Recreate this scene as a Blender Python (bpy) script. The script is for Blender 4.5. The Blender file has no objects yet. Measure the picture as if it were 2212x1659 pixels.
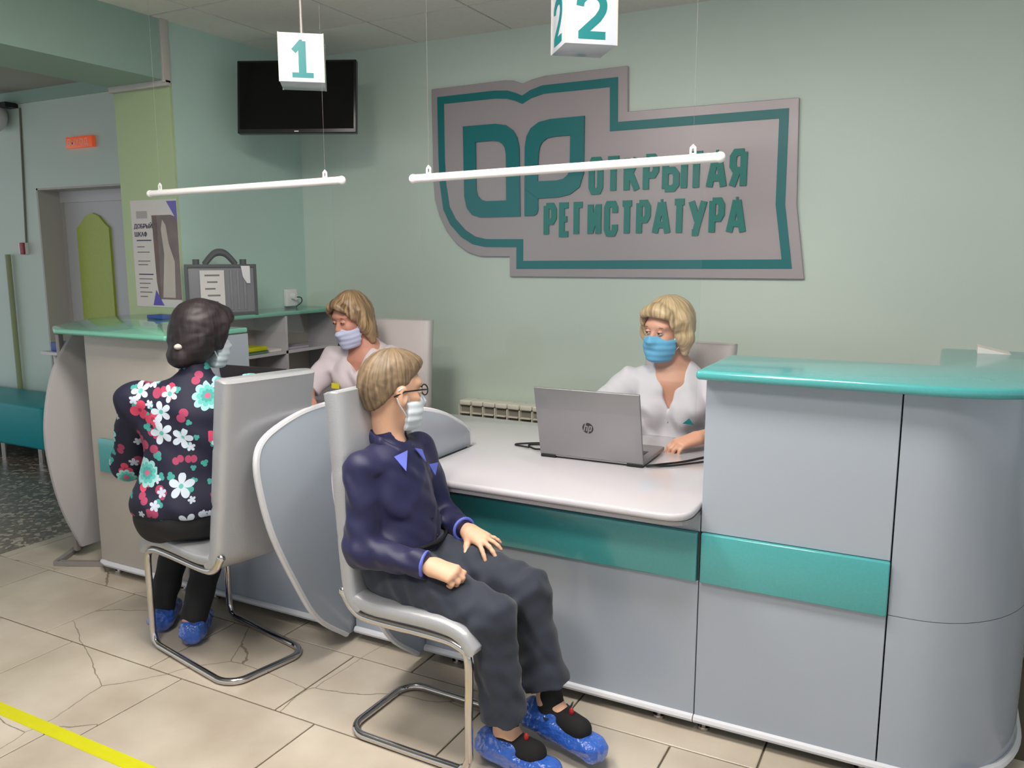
import bpy, bmesh, math, random
import numpy as np
from mathutils import Vector, Matrix
random.seed(7)
S = bpy.context.scene
COL = S.collection

# ------------------------------------------------------------------ camera, world, exposure
cam_d = bpy.data.cameras.new('camera')
cam = bpy.data.objects.new('camera', cam_d); COL.objects.link(cam)
cam_d.sensor_fit = 'HORIZONTAL'; cam_d.sensor_width = 36.0
cam_d.lens = 36.0 * 1771.0 / 2212.0
cam_d.clip_start = 0.05
YAW, PITCH = math.radians(27.766), math.radians(8.984)
cam.location = (0, 0, 1.5)
cam.rotation_euler = (math.radians(90) - PITCH, 0, YAW)
S.camera = cam
S.view_settings.view_transform = 'Standard'
S.view_settings.look = 'None'
S.view_settings.gamma = 1.0
S.view_settings.use_curve_mapping = False
S.view_settings.exposure = 0.3
W = bpy.data.worlds.new('world'); S.world = W; W.use_nodes = True
W.node_tree.nodes['Background'].inputs[0].default_value = (0.86, 0.94, 1.0, 1)
W.node_tree.nodes['Background'].inputs[1].default_value = 0.75
LAMP_STRENGTH = 38.0

# ------------------------------------------------------------------ helpers
def lin(c):
    return tuple(((v/255.0)/12.92 if v <= 10 else (((v/255.0)+0.055)/1.055)**2.4) for v in c)

def mat(name, rgb, rough=0.5, metal=0.0, noise=None, bump=None, coat=0.0, spec=0.5, emit=None, sheen=0.0):
    """noise=(scale, amount[, detail]) varies the colour, bump=(scale, strength) adds fine relief"""
    m = bpy.data.materials.new(name); m.use_nodes = True
    nt = m.node_tree; b = nt.nodes['Principled BSDF']
    c = lin(rgb)
    b.inputs['Base Color'].default_value = (*c, 1)
    b.inputs['Roughness'].default_value = rough
    b.inputs['Metallic'].default_value = metal
    b.inputs['Specular IOR Level'].default_value = spec
    b.inputs['Coat Weight'].default_value = coat
    b.inputs['Coat Roughness'].default_value = 0.08
    if sheen: b.inputs['Sheen Weight'].default_value = sheen
    tc = nt.nodes.new('ShaderNodeTexCoord')
    if noise:
        n = nt.nodes.new('ShaderNodeTexNoise'); n.inputs['Scale'].default_value = noise[0]
        n.inputs['Detail'].default_value = noise[2] if len(noise) > 2 else 4
        nt.links.new(tc.outputs['Object'], n.inputs['Vector'])
        mx = nt.nodes.new('ShaderNodeMix'); mx.data_type = 'RGBA'
        a = noise[1]
        mx.inputs['A'].default_value = (*[v*(1-a) for v in c], 1)
        mx.inputs['B'].default_value = (*[min(1, v*(1+a)) for v in c], 1)
        nt.links.new(n.outputs['Fac'], mx.inputs['Factor'])
        nt.links.new(mx.outputs['Result'], b.inputs['Base Color'])
    if bump:
        n = nt.nodes.new('ShaderNodeTexNoise'); n.inputs['Scale'].default_value = bump[0]; n.inputs['Detail'].default_value = 3
        nt.links.new(tc.outputs['Object'], n.inputs['Vector'])
        bp = nt.nodes.new('ShaderNodeBump'); bp.inputs['Strength'].default_value = bump[1]
        bp.inputs['Distance'].default_value = 0.01
        nt.links.new(n.outputs['Fac'], bp.inputs['Height']); nt.links.new(bp.outputs['Normal'], b.inputs['Normal'])
    if emit:
        b.inputs['Emission Color'].default_value = (*lin(emit[0]), 1); b.inputs['Emission Strength'].default_value = emit[1]
    return m

class MB:
    """collects shapes into one mesh"""
    def __init__(s): s.v = []; s.f = []
    def add(s, vs, fs):
        o = len(s.v); s.v += [tuple(v) for v in vs]; s.f += [tuple(i+o for i in f) for f in fs]; return s
    def box(s, a, b, rot=None, at=None):
        x0, y0, z0 = a; x1, y1, z1 = b
        vs = [(x0,y0,z0),(x1,y0,z0),(x1,y1,z0),(x0,y1,z0),(x0,y0,z1),(x1,y0,z1),(x1,y1,z1),(x0,y1,z1)]
        if rot is not None: vs = [rot @ Vector(v) for v in vs]
        if at is not None: vs = [Vector(v)+Vector(at) for v in vs]
        return s.add(vs, [(0,3,2,1),(4,5,6,7),(0,1,5,4),(1,2,6,5),(2,3,7,6),(3,0,4,7)])
    def prism(s, pts, h0, h1, axis='z'):
        """pts 2D polygon extruded along axis"""
        def P(u, v, h): return (u, v, h) if axis == 'z' else ((u, h, v) if axis == 'y' else (h, u, v))
        n = len(pts)
        vs = [P(u, v, h0) for u, v in pts] + [P(u, v, h1) for u, v in pts]
        return s.add(vs, [tuple(range(n-1, -1, -1)), tuple(range(n, 2*n))] + [(i, (i+1) % n, n+(i+1) % n, n+i) for i in range(n)])
    def ring(s, outer, inner, h0, h1, axis='z'):
        """band between two outlines with equal point count"""
        def P(u, v, h): return (u, v, h) if axis == 'z' else ((u, h, v) if axis == 'y' else (h, u, v))
        n = len(outer)
        vs = [P(*p, h0) for p in outer]+[P(*p, h1) for p in outer]+[P(*p, h0) for p in inner]+[P(*p, h1) for p in inner]
        fs = []
        for i in range(n):
            j = (i+1) % n
            fs += [(i, j, n+j, n+i), (2*n+j, 2*n+i, 3*n+i, 3*n+j), (n+i, n+j, 3*n+j, 3*n+i), (j, i, 2*n+i, 2*n+j)]
        return s.add(vs, fs)
    def cyl(s, a, b, r, r2=None, n=16):
        a = Vector(a); b = Vector(b); r2 = r if r2 is None else r2
        d = (b-a).normalized(); u = d.orthogonal().normalized(); w = d.cross(u)
        vs = []
        for c, rr in ((a, r), (b, r2)):
            vs += [c+u*rr*math.cos(2*math.pi*i/n)+w*rr*math.sin(2*math.pi*i/n) for i in range(n)]
        return s.add(vs, [tuple(range(n-1, -1, -1)), tuple(range(n, 2*n))]+[(i, (i+1) % n, n+(i+1) % n, n+i) for i in range(n)])
    def tube(s, pts, r, n=12, closed=False, flat=1.0):
        """swept tube through pts (parallel transport)"""
        P = [Vector(p) for p in pts]; m = len(P); vs = []
        t0 = (P[1]-P[0]).normalized(); u = t0.orthogonal().normalized()
        for i in range(m):
            if closed: t = (P[(i+1) % m]-P[i-1]).normalized()
            else: t = (P[min(i+1, m-1)]-P[max(i-1, 0)]).normalized()
            u = (u-t*u.dot(t)).normalized(); w = t.cross(u)
            vs += [P[i]+u*r*math.cos(2*math.pi*k/n)+w*r*flat*math.sin(2*math.pi*k/n) for k in range(n)]
        fs = []
        for i in range(m if closed else m-1):
            j = (i+1) % m
            fs += [(i*n+k, i*n+(k+1) % n, j*n+(k+1) % n, j*n+k) for k in range(n)]
        if not closed: fs += [tuple(range(n-1, -1, -1)), tuple(range((m-1)*n, m*n))]
        return s.add(vs, fs)
    def sph(s, c, r, n=16, m=10):
        c = Vector(c); r = Vector(r) if hasattr(r, '__len__') else Vector((r, r, r)); vs = [c+Vector((0, 0, r.z))]
        for i in range(1, m):
            th = math.pi*i/m
            vs += [c+Vector((r.x*math.sin(th)*math.cos(2*math.pi*k/n), r.y*math.sin(th)*math.sin(2*math.pi*k/n), r.z*math.cos(th))) for k in range(n)]
        vs.append(c-Vector((0, 0, r.z)))
        fs = [(0, 1+k, 1+(k+1) % n) for k in range(n)]
        for i in range(m-2): fs += [(1+i*n+k, 1+(i+1)*n+k, 1+(i+1)*n+(k+1) % n, 1+i*n+(k+1) % n) for k in range(n)]
        l = len(vs)-1
        fs += [(l, 1+(m-2)*n+(k+1) % n, 1+(m-2)*n+k) for k in range(n)]
        return s.add(vs, fs)
    def build(s, name, m, parent=None, smooth=False, bevel=0.0, seg=3, base=None, angle=35):
        me = bpy.data.meshes.new(name)
        vs = s.v if base is None else [(v[0]-base[0], v[1]-base[1], v[2]-base[2]) for v in s.v]
        me.from_pydata(vs, [], s.f)
        bm = bmesh.new(); bm.from_mesh(me)
        bmesh.ops.recalc_face_normals(bm, faces=bm.faces)
        if bevel > 0:
            es = [e for e in bm.edges if len(e.link_faces) == 2 and e.calc_face_angle(0) > math.radians(30)]
            bmesh.ops.bevel(bm, geom=es, offset=bevel, segments=seg, profile=0.5, affect='EDGES', clamp_overlap=True)
        bm.to_mesh(me); bm.free()
        if smooth or bevel > 0:
            for p in me.polygons: p.use_smooth = True
            me.set_sharp_from_angle(angle=math.radians(angle))
        if m is not None: me.materials.append(m)
        o = bpy.data.objects.new(name, me); COL.objects.link(o)
        if base is not None: o.location = base
        if parent is not None: o.parent = parent
        return o

def thing(name, label, cat, loc=(0, 0, 0), rz=0.0, group=None):
    o = bpy.data.objects.new(name, None); COL.objects.link(o)
    o.empty_display_size = 0.1
    o.location = loc; o.rotation_euler = (0, 0, rz)
    o['label'] = label; o['category'] = cat
    if group: o['group'] = group
    return o
def tag(o, label, cat, group=None):
    o['label'] = label; o['category'] = cat
    if group: o['group'] = group
    return o
def struct(o, label=None):
    o['kind'] = 'structure'
    if label: o['label'] = label
    return o
def copy_tree(o, parent=None):
    c = o.copy(); COL.objects.link(c); c.parent = parent
    for ch in list(o.children): copy_tree(ch, c)
    return c
def arc(cx, cy, rx, ry, a0, a1, n):
    return [(cx+rx*math.cos(math.radians(a0+(a1-a0)*i/n)), cy+ry*math.sin(math.radians(a0+(a1-a0)*i/n))) for i in range(n+1)]
def spline(pts, n=8, closed=False):
    """Catmull-Rom through points of any dimension"""
    P = [np.array(p, float) for p in pts]; m = len(P); out = []
    for i in range(m if closed else m-1):
        p0 = P[(i-1) % m] if (closed or i > 0) else P[i]*2-P[i+1]
        p1 = P[i]; p2 = P[(i+1) % m]
        p3 = P[(i+2) % m] if (closed or i+2 < m) else p2*2-p1
        for k in range(n):
            t = k/n
            out.append(tuple(0.5*((2*p1)+(-p0+p2)*t+(2*p0-5*p1+4*p2-p3)*t*t+(-p0+3*p1-3*p2+p3)*t**3)))
    if not closed: out.append(tuple(P[-1]))
    return out

def stroke2d(mb, pts, t, h0, h1, closed=False, xf=lambda u, v: (u, v), axis='y'):
    """flat thick line with mitred joints, extruded along axis"""
    P = [Vector(xf(*p)) for p in pts]; n = len(P); L = []; R = []
    for i in range(n):
        a = P[i-1] if (closed or i > 0) else None; b = P[(i+1) % n] if (closed or i < n-1) else None
        d1 = (P[i]-a).normalized() if a is not None else None
        d2 = (b-P[i]).normalized() if b is not None else None
        if d1 is None: d1 = d2
        if d2 is None: d2 = d1
        n1 = Vector((-d1.y, d1.x)); n2 = Vector((-d2.y, d2.x)); m = n1+n2
        m = n1 if m.length < 1e-4 else m.normalized()
        k = min(1.8, 1/max(0.2, m.dot(n1)))
        L.append(P[i]+m*t/2*k); R.append(P[i]-m*t/2*k)
    def Q(p, h): return (p.x, h, p.y) if axis == 'y' else ((h, p.x, p.y) if axis == 'x' else (p.x, p.y, h))
    vs = [Q(p, h0) for p in L]+[Q(p, h0) for p in R]+[Q(p, h1) for p in L]+[Q(p, h1) for p in R]
    fs = []
    for i in range(n if closed else n-1):
        j = (i+1) % n
        fs += [(i, j, n+j, n+i), (2*n+j, 2*n+i, 3*n+i, 3*n+j), (j, i, 2*n+i, 2*n+j), (n+i, n+j, 3*n+j, 3*n+i)]
    if not closed: fs += [(0, n, 3*n, 2*n), (n-1, 2*n+n-1, 3*n+n-1, n+n-1)]
    mb.add(vs, fs)

def text_mesh(name, body, size, m, parent, M, depth=0.0006, align='LEFT', bold=0.0, xs=1.0):
    cu = bpy.data.curves.new(name, 'FONT'); cu.body = body; cu.size = size; cu.extrude = depth; cu.align_x = align; cu.offset = bold
    cu.resolution_u = 3
    to = bpy.data.objects.new(name+'_c', cu); COL.objects.link(to)
    bpy.context.view_layer.update()
    me = bpy.data.meshes.new_from_object(to.evaluated_get(bpy.context.evaluated_depsgraph_get()))
    bpy.data.objects.remove(to); me.name = name
    me.transform(M @ Matrix.Diagonal((xs, 1, 1, 1)))
    me.materials.clear(); me.materials.append(m)
    o = bpy.data.objects.new(name, me); COL.objects.link(o); o.parent = parent
    return o

# ------------------------------------------------------------------ materials
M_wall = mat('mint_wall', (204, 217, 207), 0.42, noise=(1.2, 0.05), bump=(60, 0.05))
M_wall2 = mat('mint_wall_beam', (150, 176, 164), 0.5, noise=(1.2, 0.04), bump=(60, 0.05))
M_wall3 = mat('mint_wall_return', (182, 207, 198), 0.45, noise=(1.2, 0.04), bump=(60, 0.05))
M_walll = mat('yellowish_wall', (178, 196, 152), 0.5, noise=(1.5, 0.04), bump=(60, 0.05))
M_white = mat('white_plastic', (226, 222, 224), 0.35)
M_trim = mat('trim_grey_white', (190, 184, 178), 0.5)
M_ceil = mat('ceiling_panel', (236, 232, 226), 0.9, noise=(30, 0.05), bump=(160, 0.25))
M_grid = mat('ceiling_grid', (150, 148, 138), 0.6)
M_grey = mat('counter_grey', (158, 166, 178), 0.22, noise=(2.0, 0.02), coat=0.3)
M_greyb = mat('counter_beige_grey', (176, 168, 160), 0.4, noise=(6, 0.04))
M_rim = mat('rim_white', (206, 206, 212), 0.3)
M_teal = mat('teal_lacquer', (72, 158, 160), 0.22, noise=(140, 0.08, 2), coat=0.5)
M_tealp = mat('teal_glassy_top', (112, 182, 158), 0.12, noise=(60, 0.05, 2), coat=0.6)
M_desk = mat('desk_white', (190, 186, 192), 0.10, noise=(3, 0.015), coat=0.4)
M_edge = mat('desk_edge_grey', (150, 146, 148), 0.4)
M_sign = mat('sign_silver', (168, 158, 162), 0.35, metal=0.15, noise=(3, 0.03))
M_signt = mat('sign_teal', (0, 112, 116), 0.4)
M_letter = mat('letter_teal', (12, 122, 114), 0.45, noise=(90, 0.12, 2))
M_black = mat('black_plastic', (14, 14, 16), 0.3)
M_screen = mat('tv_screen', (4, 4, 5), 0.12, spec=0.3)
M_chrome = mat('chrome', (205, 200, 198), 0.14, metal=1.0)
M_leather = mat('silver_leatherette', (176, 177, 182), 0.34, metal=0.35, noise=(4, 0.03), bump=(220, 0.12), coat=0.15)
M_leatherp = mat('pale_pink_leatherette', (205, 196, 196), 0.4, noise=(4, 0.03), bump=(220, 0.1))
M_gap = mat('dark_gap', (96, 98, 102), 0.7)
M_lap = mat('laptop_silver', (150, 147, 150), 0.38, metal=0.55, noise=(3, 0.03))
M_lapd = mat('laptop_dark', (46, 40, 44), 0.35)
M_key = mat('keyboard_dark', (62, 60, 64), 0.5)
M_rub = mat('rubber', (22, 22, 24), 0.7)
M_bench = mat('teal_vinyl', (0, 150, 160), 0.4, noise=(5, 0.08), bump=(150, 0.1))
M_yellow = mat('yellow_tape', (198, 196, 10), 0.5, noise=(12, 0.1))
M_red = mat('alarm_red', (150, 24, 28), 0.4)
M_orange = mat('exit_orange', (235, 96, 50), 0.35, emit=((235, 96, 50), 0.25))
M_paper = mat('paper', (218, 210, 208), 0.7, noise=(8, 0.03))
M_print = mat('printed_grey', (120, 112, 112), 0.7)
M_purple = mat('print_purple', (98, 84, 178), 0.6)
M_navy = mat('print_navy', (60, 58, 92), 0.6)
M_photo = mat('print_brown', (112, 92, 88), 0.55, noise=(14, 0.5))
M_photol = mat('print_light', (196, 180, 170), 0.55, noise=(10, 0.2))
M_case = mat('case_grey', (124, 120, 126), 0.45, noise=(4, 0.05))
M_cased = mat('case_dark', (64, 66, 66), 0.5)
M_olive = mat('door_lime_glass', (176, 190, 70), 0.3, noise=(40, 0.08, 2))
M_door = mat('door_white', (206, 204, 206), 0.4)
M_blue = mat('blue_box', (52, 84, 160), 0.45)
M_tube = mat('bar_white', (240, 236, 236), 0.3)
M_steel = mat('stand_steel', (150, 142, 140), 0.4, metal=0.3)
M_rad = mat('radiator_white', (222, 218, 206), 0.4)
M_radd = mat('radiator_recess_shade', (128, 122, 114), 0.6)  # shade between the white ribs, painted as a darker core colour
M_boxw = mat('number_box_white', (196, 200, 212), 0.2, coat=0.3)

def lamp_mat():
    m = bpy.data.materials.new('lamp_diffuser'); m.use_nodes = True; nt = m.node_tree
    b = nt.nodes['Principled BSDF']; b.inputs['Base Color'].default_value = (.9, .9, .9, 1)
    b.inputs['Emission Color'].default_value = (1.0, 0.95, 0.87, 1); b.inputs['Emission Strength'].default_value = LAMP_STRENGTH
    return m
M_lamp = lamp_mat()

def acrylic_mat():
    m = bpy.data.materials.new('clear_acrylic'); m.use_nodes = True; nt = m.node_tree
    for n in list(nt.nodes): nt.nodes.remove(n)
    out = nt.nodes.new('ShaderNodeOutputMaterial'); tr = nt.nodes.new('ShaderNodeBsdfTransparent')
    tr.inputs[0].default_value = (0.975, 0.985, 0.98, 1)
    gl = nt.nodes.new('ShaderNodeBsdfGlossy'); gl.inputs['Roughness'].default_value = 0.02
    fr = nt.nodes.new('ShaderNodeFresnel'); fr.inputs[0].default_value = 1.42
    mx = nt.nodes.new('ShaderNodeMixShader')
    ge = nt.nodes.new('ShaderNodeNewGeometry'); sb = nt.nodes.new('ShaderNodeMath'); sb.operation = 'SUBTRACT'; sb.inputs[0].default_value = 1.0
    nt.links.new(ge.outputs['Backfacing'], sb.inputs[1]); ml = nt.nodes.new('ShaderNodeMath'); ml.operation = 'MULTIPLY'
    nt.links.new(fr.outputs[0], ml.inputs[0]); nt.links.new(sb.outputs[0], ml.inputs[1]); nt.links.new(ml.outputs[0], mx.inputs[0]); nt.links.new(tr.outputs[0], mx.inputs[1]); nt.links.new(gl.outputs[0], mx.inputs[2])
    nt.links.new(mx.outputs[0], out.inputs[0])
    return m
M_acr = acrylic_mat()

def tile_mat():
    m = bpy.data.materials.new('floor_tile'); m.use_nodes = True; nt = m.node_tree
    b = nt.nodes['Principled BSDF']; b.inputs['Roughness'].default_value = 0.28; b.inputs['Specular IOR Level'].default_value = 0.4
    geo = nt.nodes.new('ShaderNodeNewGeometry'); oi = nt.nodes.new('ShaderNodeObjectInfo')
    n = nt.nodes.new('ShaderNodeTexNoise'); n.inputs['Scale'].default_value = 3.2; n.inputs['Detail'].default_value = 6
    nt.links.new(geo.outputs['Position'], n.inputs['Vector'])
    r = nt.nodes.new('ShaderNodeValToRGB')
    r.color_ramp.elements[0].position = 0.32; r.color_ramp.elements[0].color = (*lin((172, 160, 145)), 1)
    r.color_ramp.elements[1].position = 0.68; r.color_ramp.elements[1].color = (*lin((198, 188, 174)), 1)
    nt.links.new(n.outputs['Fac'], r.inputs['Fac'])
    # hairline cracks on some tiles
    vo = nt.nodes.new('ShaderNodeTexVoronoi'); vo.feature = 'DISTANCE_TO_EDGE'; vo.inputs['Scale'].default_value = 1.7
    n2 = nt.nodes.new('ShaderNodeTexNoise'); n2.inputs['Scale'].default_value = 5; n2.inputs['Detail'].default_value = 5
    nt.links.new(geo.outputs['Position'], n2.inputs['Vector'])
    ad = nt.nodes.new('ShaderNodeMix'); ad.data_type = 'RGBA'; ad.inputs['Factor'].default_value = 0.06
    nt.links.new(geo.outputs['Position'], ad.inputs['A']); nt.links.new(n2.outputs['Color'], ad.inputs['B'])
    nt.links.new(ad.outputs['Result'], vo.inputs['Vector'])
    lt = nt.nodes.new('ShaderNodeMath'); lt.operation = 'LESS_THAN'; lt.inputs[1].default_value = 0.0028
    nt.links.new(vo.outputs['Distance'], lt.inputs[0])
    n3 = nt.nodes.new('ShaderNodeMath'); n3.operation = 'GREATER_THAN'; n3.inputs[1].default_value = 0.6
    nt.links.new(oi.outputs['Random'], n3.inputs[0])
    ml = nt.nodes.new('ShaderNodeMath'); ml.operation = 'MULTIPLY'
    nt.links.new(lt.outputs[0], ml.inputs[0]); nt.links.new(n3.outputs[0], ml.inputs[1])
    m2 = nt.nodes.new('ShaderNodeMath'); m2.operation = 'MULTIPLY'; m2.inputs[1].default_value = 0.75
    nt.links.new(ml.outputs[0], m2.inputs[0])
    mx = nt.nodes.new('ShaderNodeMix'); mx.data_type = 'RGBA'; mx.inputs['B'].default_value = (*lin((104, 94, 78)), 1)
    nt.links.new(m2.outputs[0], mx.inputs['Factor']); nt.links.new(r.outputs['Color'], mx.inputs['A'])
    hv = nt.nodes.new('ShaderNodeHueSaturation')
    mr = nt.nodes.new('ShaderNodeMapRange'); mr.inputs['To Min'].default_value = 0.94; mr.inputs['To Max'].default_value = 1.05
    nt.links.new(oi.outputs['Random'], mr.inputs['Value']); nt.links.new(mr.outputs['Result'], hv.inputs['Value'])
    nt.links.new(mx.outputs['Result'], hv.inputs['Color']); nt.links.new(hv.outputs['Color'], b.inputs['Base Color'])
    return m
M_tile = tile_mat()

def terrazzo_mat():
    m = bpy.data.materials.new('terrazzo'); m.use_nodes = True; nt = m.node_tree
    b = nt.nodes['Principled BSDF']; b.inputs['Roughness'].default_value = 0.3
    geo = nt.nodes.new('ShaderNodeNewGeometry')
    v = nt.nodes.new('ShaderNodeTexVoronoi'); v.inputs['Scale'].default_value = 45; nt.links.new(geo.outputs['Position'], v.inputs['Vector'])
    r = nt.nodes.new('ShaderNodeValToRGB')
    e = r.color_ramp.elements
    e[0].position = 0.0; e[0].color = (*lin((92, 80, 72)), 1); e[1].position = 0.75; e[1].color = (*lin((120, 106, 94)), 1)
    x = e.new(0.9); x.color = (*lin((176, 164, 150)), 1)
    sp = nt.nodes.new('ShaderNodeSeparateColor'); nt.links.new(v.outputs['Color'], sp.inputs[0])
    nt.links.new(sp.outputs[0], r.inputs['Fac']); nt.links.new(r.outputs['Color'], b.inputs['Base Color'])
    return m
M_terr = terrazzo_mat()
M_grout = mat('grout', (96, 86, 72), 0.8)

# ------------------------------------------------------------------ the setting
YW = 4.20          # back wall
XL = -3.75         # left return wall (faces the staff area)
CZ = 2.72          # ceiling
o = struct(MB().box((-9, -4.2, -0.12), (4.5, 6.2, -0.006)).build('floor', M_grout), 'beige stone tiled floor')
struct(MB().box((-9, -4.2, -0.006), (-4.14, 6.2, 0.0)).build('floor_terrazzo_corridor', M_terr), 'brown terrazzo corridor floor')
struct(MB().box((0.36, 2.71, -0.006), (4.5, 6.2, 0.0)).build('floor_terrazzo_behind', M_terr), 'brown terrazzo floor beside the counter')
TW, TH = 0.614, 0.42
tile0 = None
offs = {}
r = 0
yy = 1.87 - 12*TH
rows = []
for k in range(-12, 3):
    y0 = 1.87 + k*TH
    off = {0: -1.88, -1: -1.706, -2: -1.81, 1: -1.62}.get(k, -1.88 + random.uniform(0, TW))
    x = off - 12*TW
    while x < 2.2:
        xa, xb = x, x+TW; x += TW
        if xb <= -4.14 + 0.02 or xa > 2.0: continue
        if k >= 2 and xb > 0.36: continue
        if xa < -4.14:                                   # cut tile along the terrazzo edge
            t = MB().box((-4.14, y0+0.003, -0.02), (xb-0.003, y0+TH-0.003, 0.0)).build('tile', M_tile, o)
            continue
        if tile0 is None:
            tile0 = MB().box((0.003, 0.003, -0.02), (TW-0.003, TH-0.003, 0.0)).build('tile', M_tile, o, bevel=0.002, seg=1)
            t = tile0
        else:
            t = tile0.copy(); COL.objects.link(t)
        t.location = (xa, y0, 0)
wb = struct(MB().box((XL, YW, 0), (4.5, YW+0.2, CZ+0.1)).build('wall_back', M_wall), 'mint green back wall')
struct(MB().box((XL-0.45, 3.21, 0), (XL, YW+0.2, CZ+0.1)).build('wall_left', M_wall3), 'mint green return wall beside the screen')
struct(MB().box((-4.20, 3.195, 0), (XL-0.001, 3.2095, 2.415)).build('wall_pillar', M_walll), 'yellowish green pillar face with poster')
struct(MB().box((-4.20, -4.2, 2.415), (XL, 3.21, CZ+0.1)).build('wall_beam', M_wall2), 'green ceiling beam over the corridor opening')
# cover trims on the beam end
struct(MB().box((XL-0.005, 3.15, 2.40), (XL+0.012, 3.20, CZ)).build('trim_1', M_trim, bevel=0.003))
struct(MB().box((-4.20, 3.16, 2.385), (XL+0.012, 3.196, 2.416)).build('trim_2', M_trim, bevel=0.003))
struct(MB().box((XL, YW-0.012, 0), (4.5, YW, 0.07)).build('baseboard_back', M_trim))
# corridor wall with door recess
wf = MB()
YD = 4.0
wf.box((-9, YD, 0), (-6.23, YD+0.4, CZ)); wf.box((-6.23, YD, 2.0), (-5.0, YD+0.4, CZ)); wf.box((-5.0, YD, 0), (-4.2, YD+0.4, CZ))
struct(wf.build('wall_corridor', M_wall), 'pale green corridor wall')
rv = MB(); rv.box((-6.235, YD+0.001, 0), (-6.215, YD+0.19, 2.0)); rv.box((-6.235, YD+0.001, 1.985), (-5.0, YD+0.19, 2.001))
struct(rv.build('trim_3', M_trim), 'grey door reveal')
d = struct(MB().box((-6.215, YD+0.19, 0), (-5.35, YD+0.24, 1.985)).build('door_1', M_door), 'white door with lime glass')
MB().box((-6.215, YD+0.175, 1.90), (-5.35, YD+0.19, 1.985)).build('door_frame', M_door, d)
MB().box((-6.215, YD+0.175, 0), (-6.185, YD+0.19, 1.90)).build('door_frame', M_trim, d)
gp = [(-6.03, 0.5), (-5.65, 0.5), (-5.65, 1.70)] + [(-5.70, 1.735), (-5.76, 1.79), (-5.84, 1.815), (-5.92, 1.79), (-5.98, 1.735), (-6.03, 1.70)]
MB().prism(gp, YD+0.17, YD+0.19, 'y').build('door_glass', M_olive, d)
MB().cyl((-5.55, YD+0.19, 1.02), (-5.55, YD+0.13, 1.02), 0.012).cyl((-5.55, YD+0.135, 1.02), (-5.66, YD+0.135, 1.02), 0.01).build('door_handle', M_white, d, smooth=True)
MB().box((-5.35, YD+0.10, 0), (-5.24, YD+0.24, 1.985)).build('door_jamb', mat('jamb_olive', (120, 122, 100), 0.5), d)
# skirting line and wall pipe at the far left
struct(MB().cyl((-6.62, YD-0.03, 0), (-6.62, YD-0.03, 1.5), 0.02).build('trim_4', mat('wall_pipe', (150, 158, 120), 0.5), smooth=True), 'pipe on corridor wall')
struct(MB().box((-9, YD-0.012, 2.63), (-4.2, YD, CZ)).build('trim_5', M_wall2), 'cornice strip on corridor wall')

# ceiling with separate panels
ce = struct(MB().box((-9, -4.2, CZ+0.012), (4.5, 6.2, CZ+0.06)).build('ceiling', M_grid), 'suspended ceiling')
GX, GY, GP = -2.83, 3.72, 0.62
lamps = [(1, -4), (3, -4), (2, -6)]      # cells (i,j) holding a light
pan0 = None
i0 = -2
for i in range(-2, 11):
    for j in range(-10, 2):
        x0 = GX + i*GP; y0 = GY + j*GP
        if y0 > YW or x0 > 3.9: continue
        if (i, j) in lamps: continue
        xa, xb, ya, yb = x0+0.006, x0+GP-0.006, y0+0.006, y0+GP-0.006
        xa = max(xa, XL); yb = min(yb, YW)
        if xb <= xa or yb <= ya: continue
        if (xa, yb) != (x0+0.006, y0+GP-0.006):
            MB().box((xa, ya, CZ), (xb, yb, CZ+0.02)).build('ceiling_panel', M_ceil, ce); continue
        if pan0 is None:
            pan0 = MB().box((0.006, 0.006, 0), (GP-0.006, GP-0.006, 0.02)).build('ceiling_panel', M_ceil, ce); t = pan0
        else:
            t = pan0.copy(); COL.objects.link(t)
        t.location = (x0, y0, CZ)
struct(MB().box((-9, -4.2, CZ), (-4.2, 6.2, CZ+0.012)).build('ceiling_corridor', mat('corridor_ceiling', (170, 168, 156), 0.8)), 'plain corridor ceiling')
for q, (a, b) in enumerate(lamps):
    x0 = GX + a*GP; y0 = GY + b*GP
    t = thing('ceiling_light', ['square ceiling lamp above the boy', 'square ceiling lamp above the floor before the rounded counter end', 'square ceiling lamp right above the viewer'][q], 'lamp', (x0+GP/2, y0+GP/2, CZ), 0, 'square ceiling lamps')
    MB().ring([(-.30, -.30), (.30, -.30), (.30, .30), (-.30, .30)], [(-.27, -.27), (.27, -.27), (.27, .27), (-.27, .27)], -0.006, 0.011).build('frame', M_white, t)
    MB().box((-.268, -.268, -0.004), (.268, .268, 0.008)).build('diffuser', M_lamp, t)
# ------------------------------------------------------------------ counter
YC = 2.40
def rounded(pts_r, n=6):
    """polygon with per-corner fillet radius: [(x,y,r),...]"""
    out = []; m = len(pts_r)
    for i in range(m):
        x, y, r = pts_r[i]; p = Vector((x, y))
        if r <= 0: out.append((x, y)); continue
        a = Vector(pts_r[i-1][:2]); b = Vector(pts_r[(i+1) % m][:2])
        da = (a-p).normalized(); db = (b-p).normalized()
        ang = da.angle(db); d = min(r/math.tan(ang/2), (a-p).length*0.49 if pts_r[i-1][2] > 0 else (a-p).length, (b-p).length*0.49 if pts_r[(i+1) % m][2] > 0 else (b-p).length)
        p1 = p+da*d; p2 = p+db*d
        for k in range(n+1):
            t = k/n; q = p1*(1-t)**2 + p*2*t*(1-t) + p2*t*t
            out.append((q.x, q.y))
    return out
def wall_strip(path, th, z0, z1):
    """vertical sheet following a plan path"""
    mb = MB(); stroke2d(mb, path, th, z0, z1, axis='z'); return mb
def foot(parent, x, y):
    MB().cyl((x, y, 0), (x, y, 0.012), 0.022, 0.022).cyl((x, y, 0.012), (x, y, 0.055), 0.012).build('foot', M_chrome, parent, smooth=True)

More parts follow.
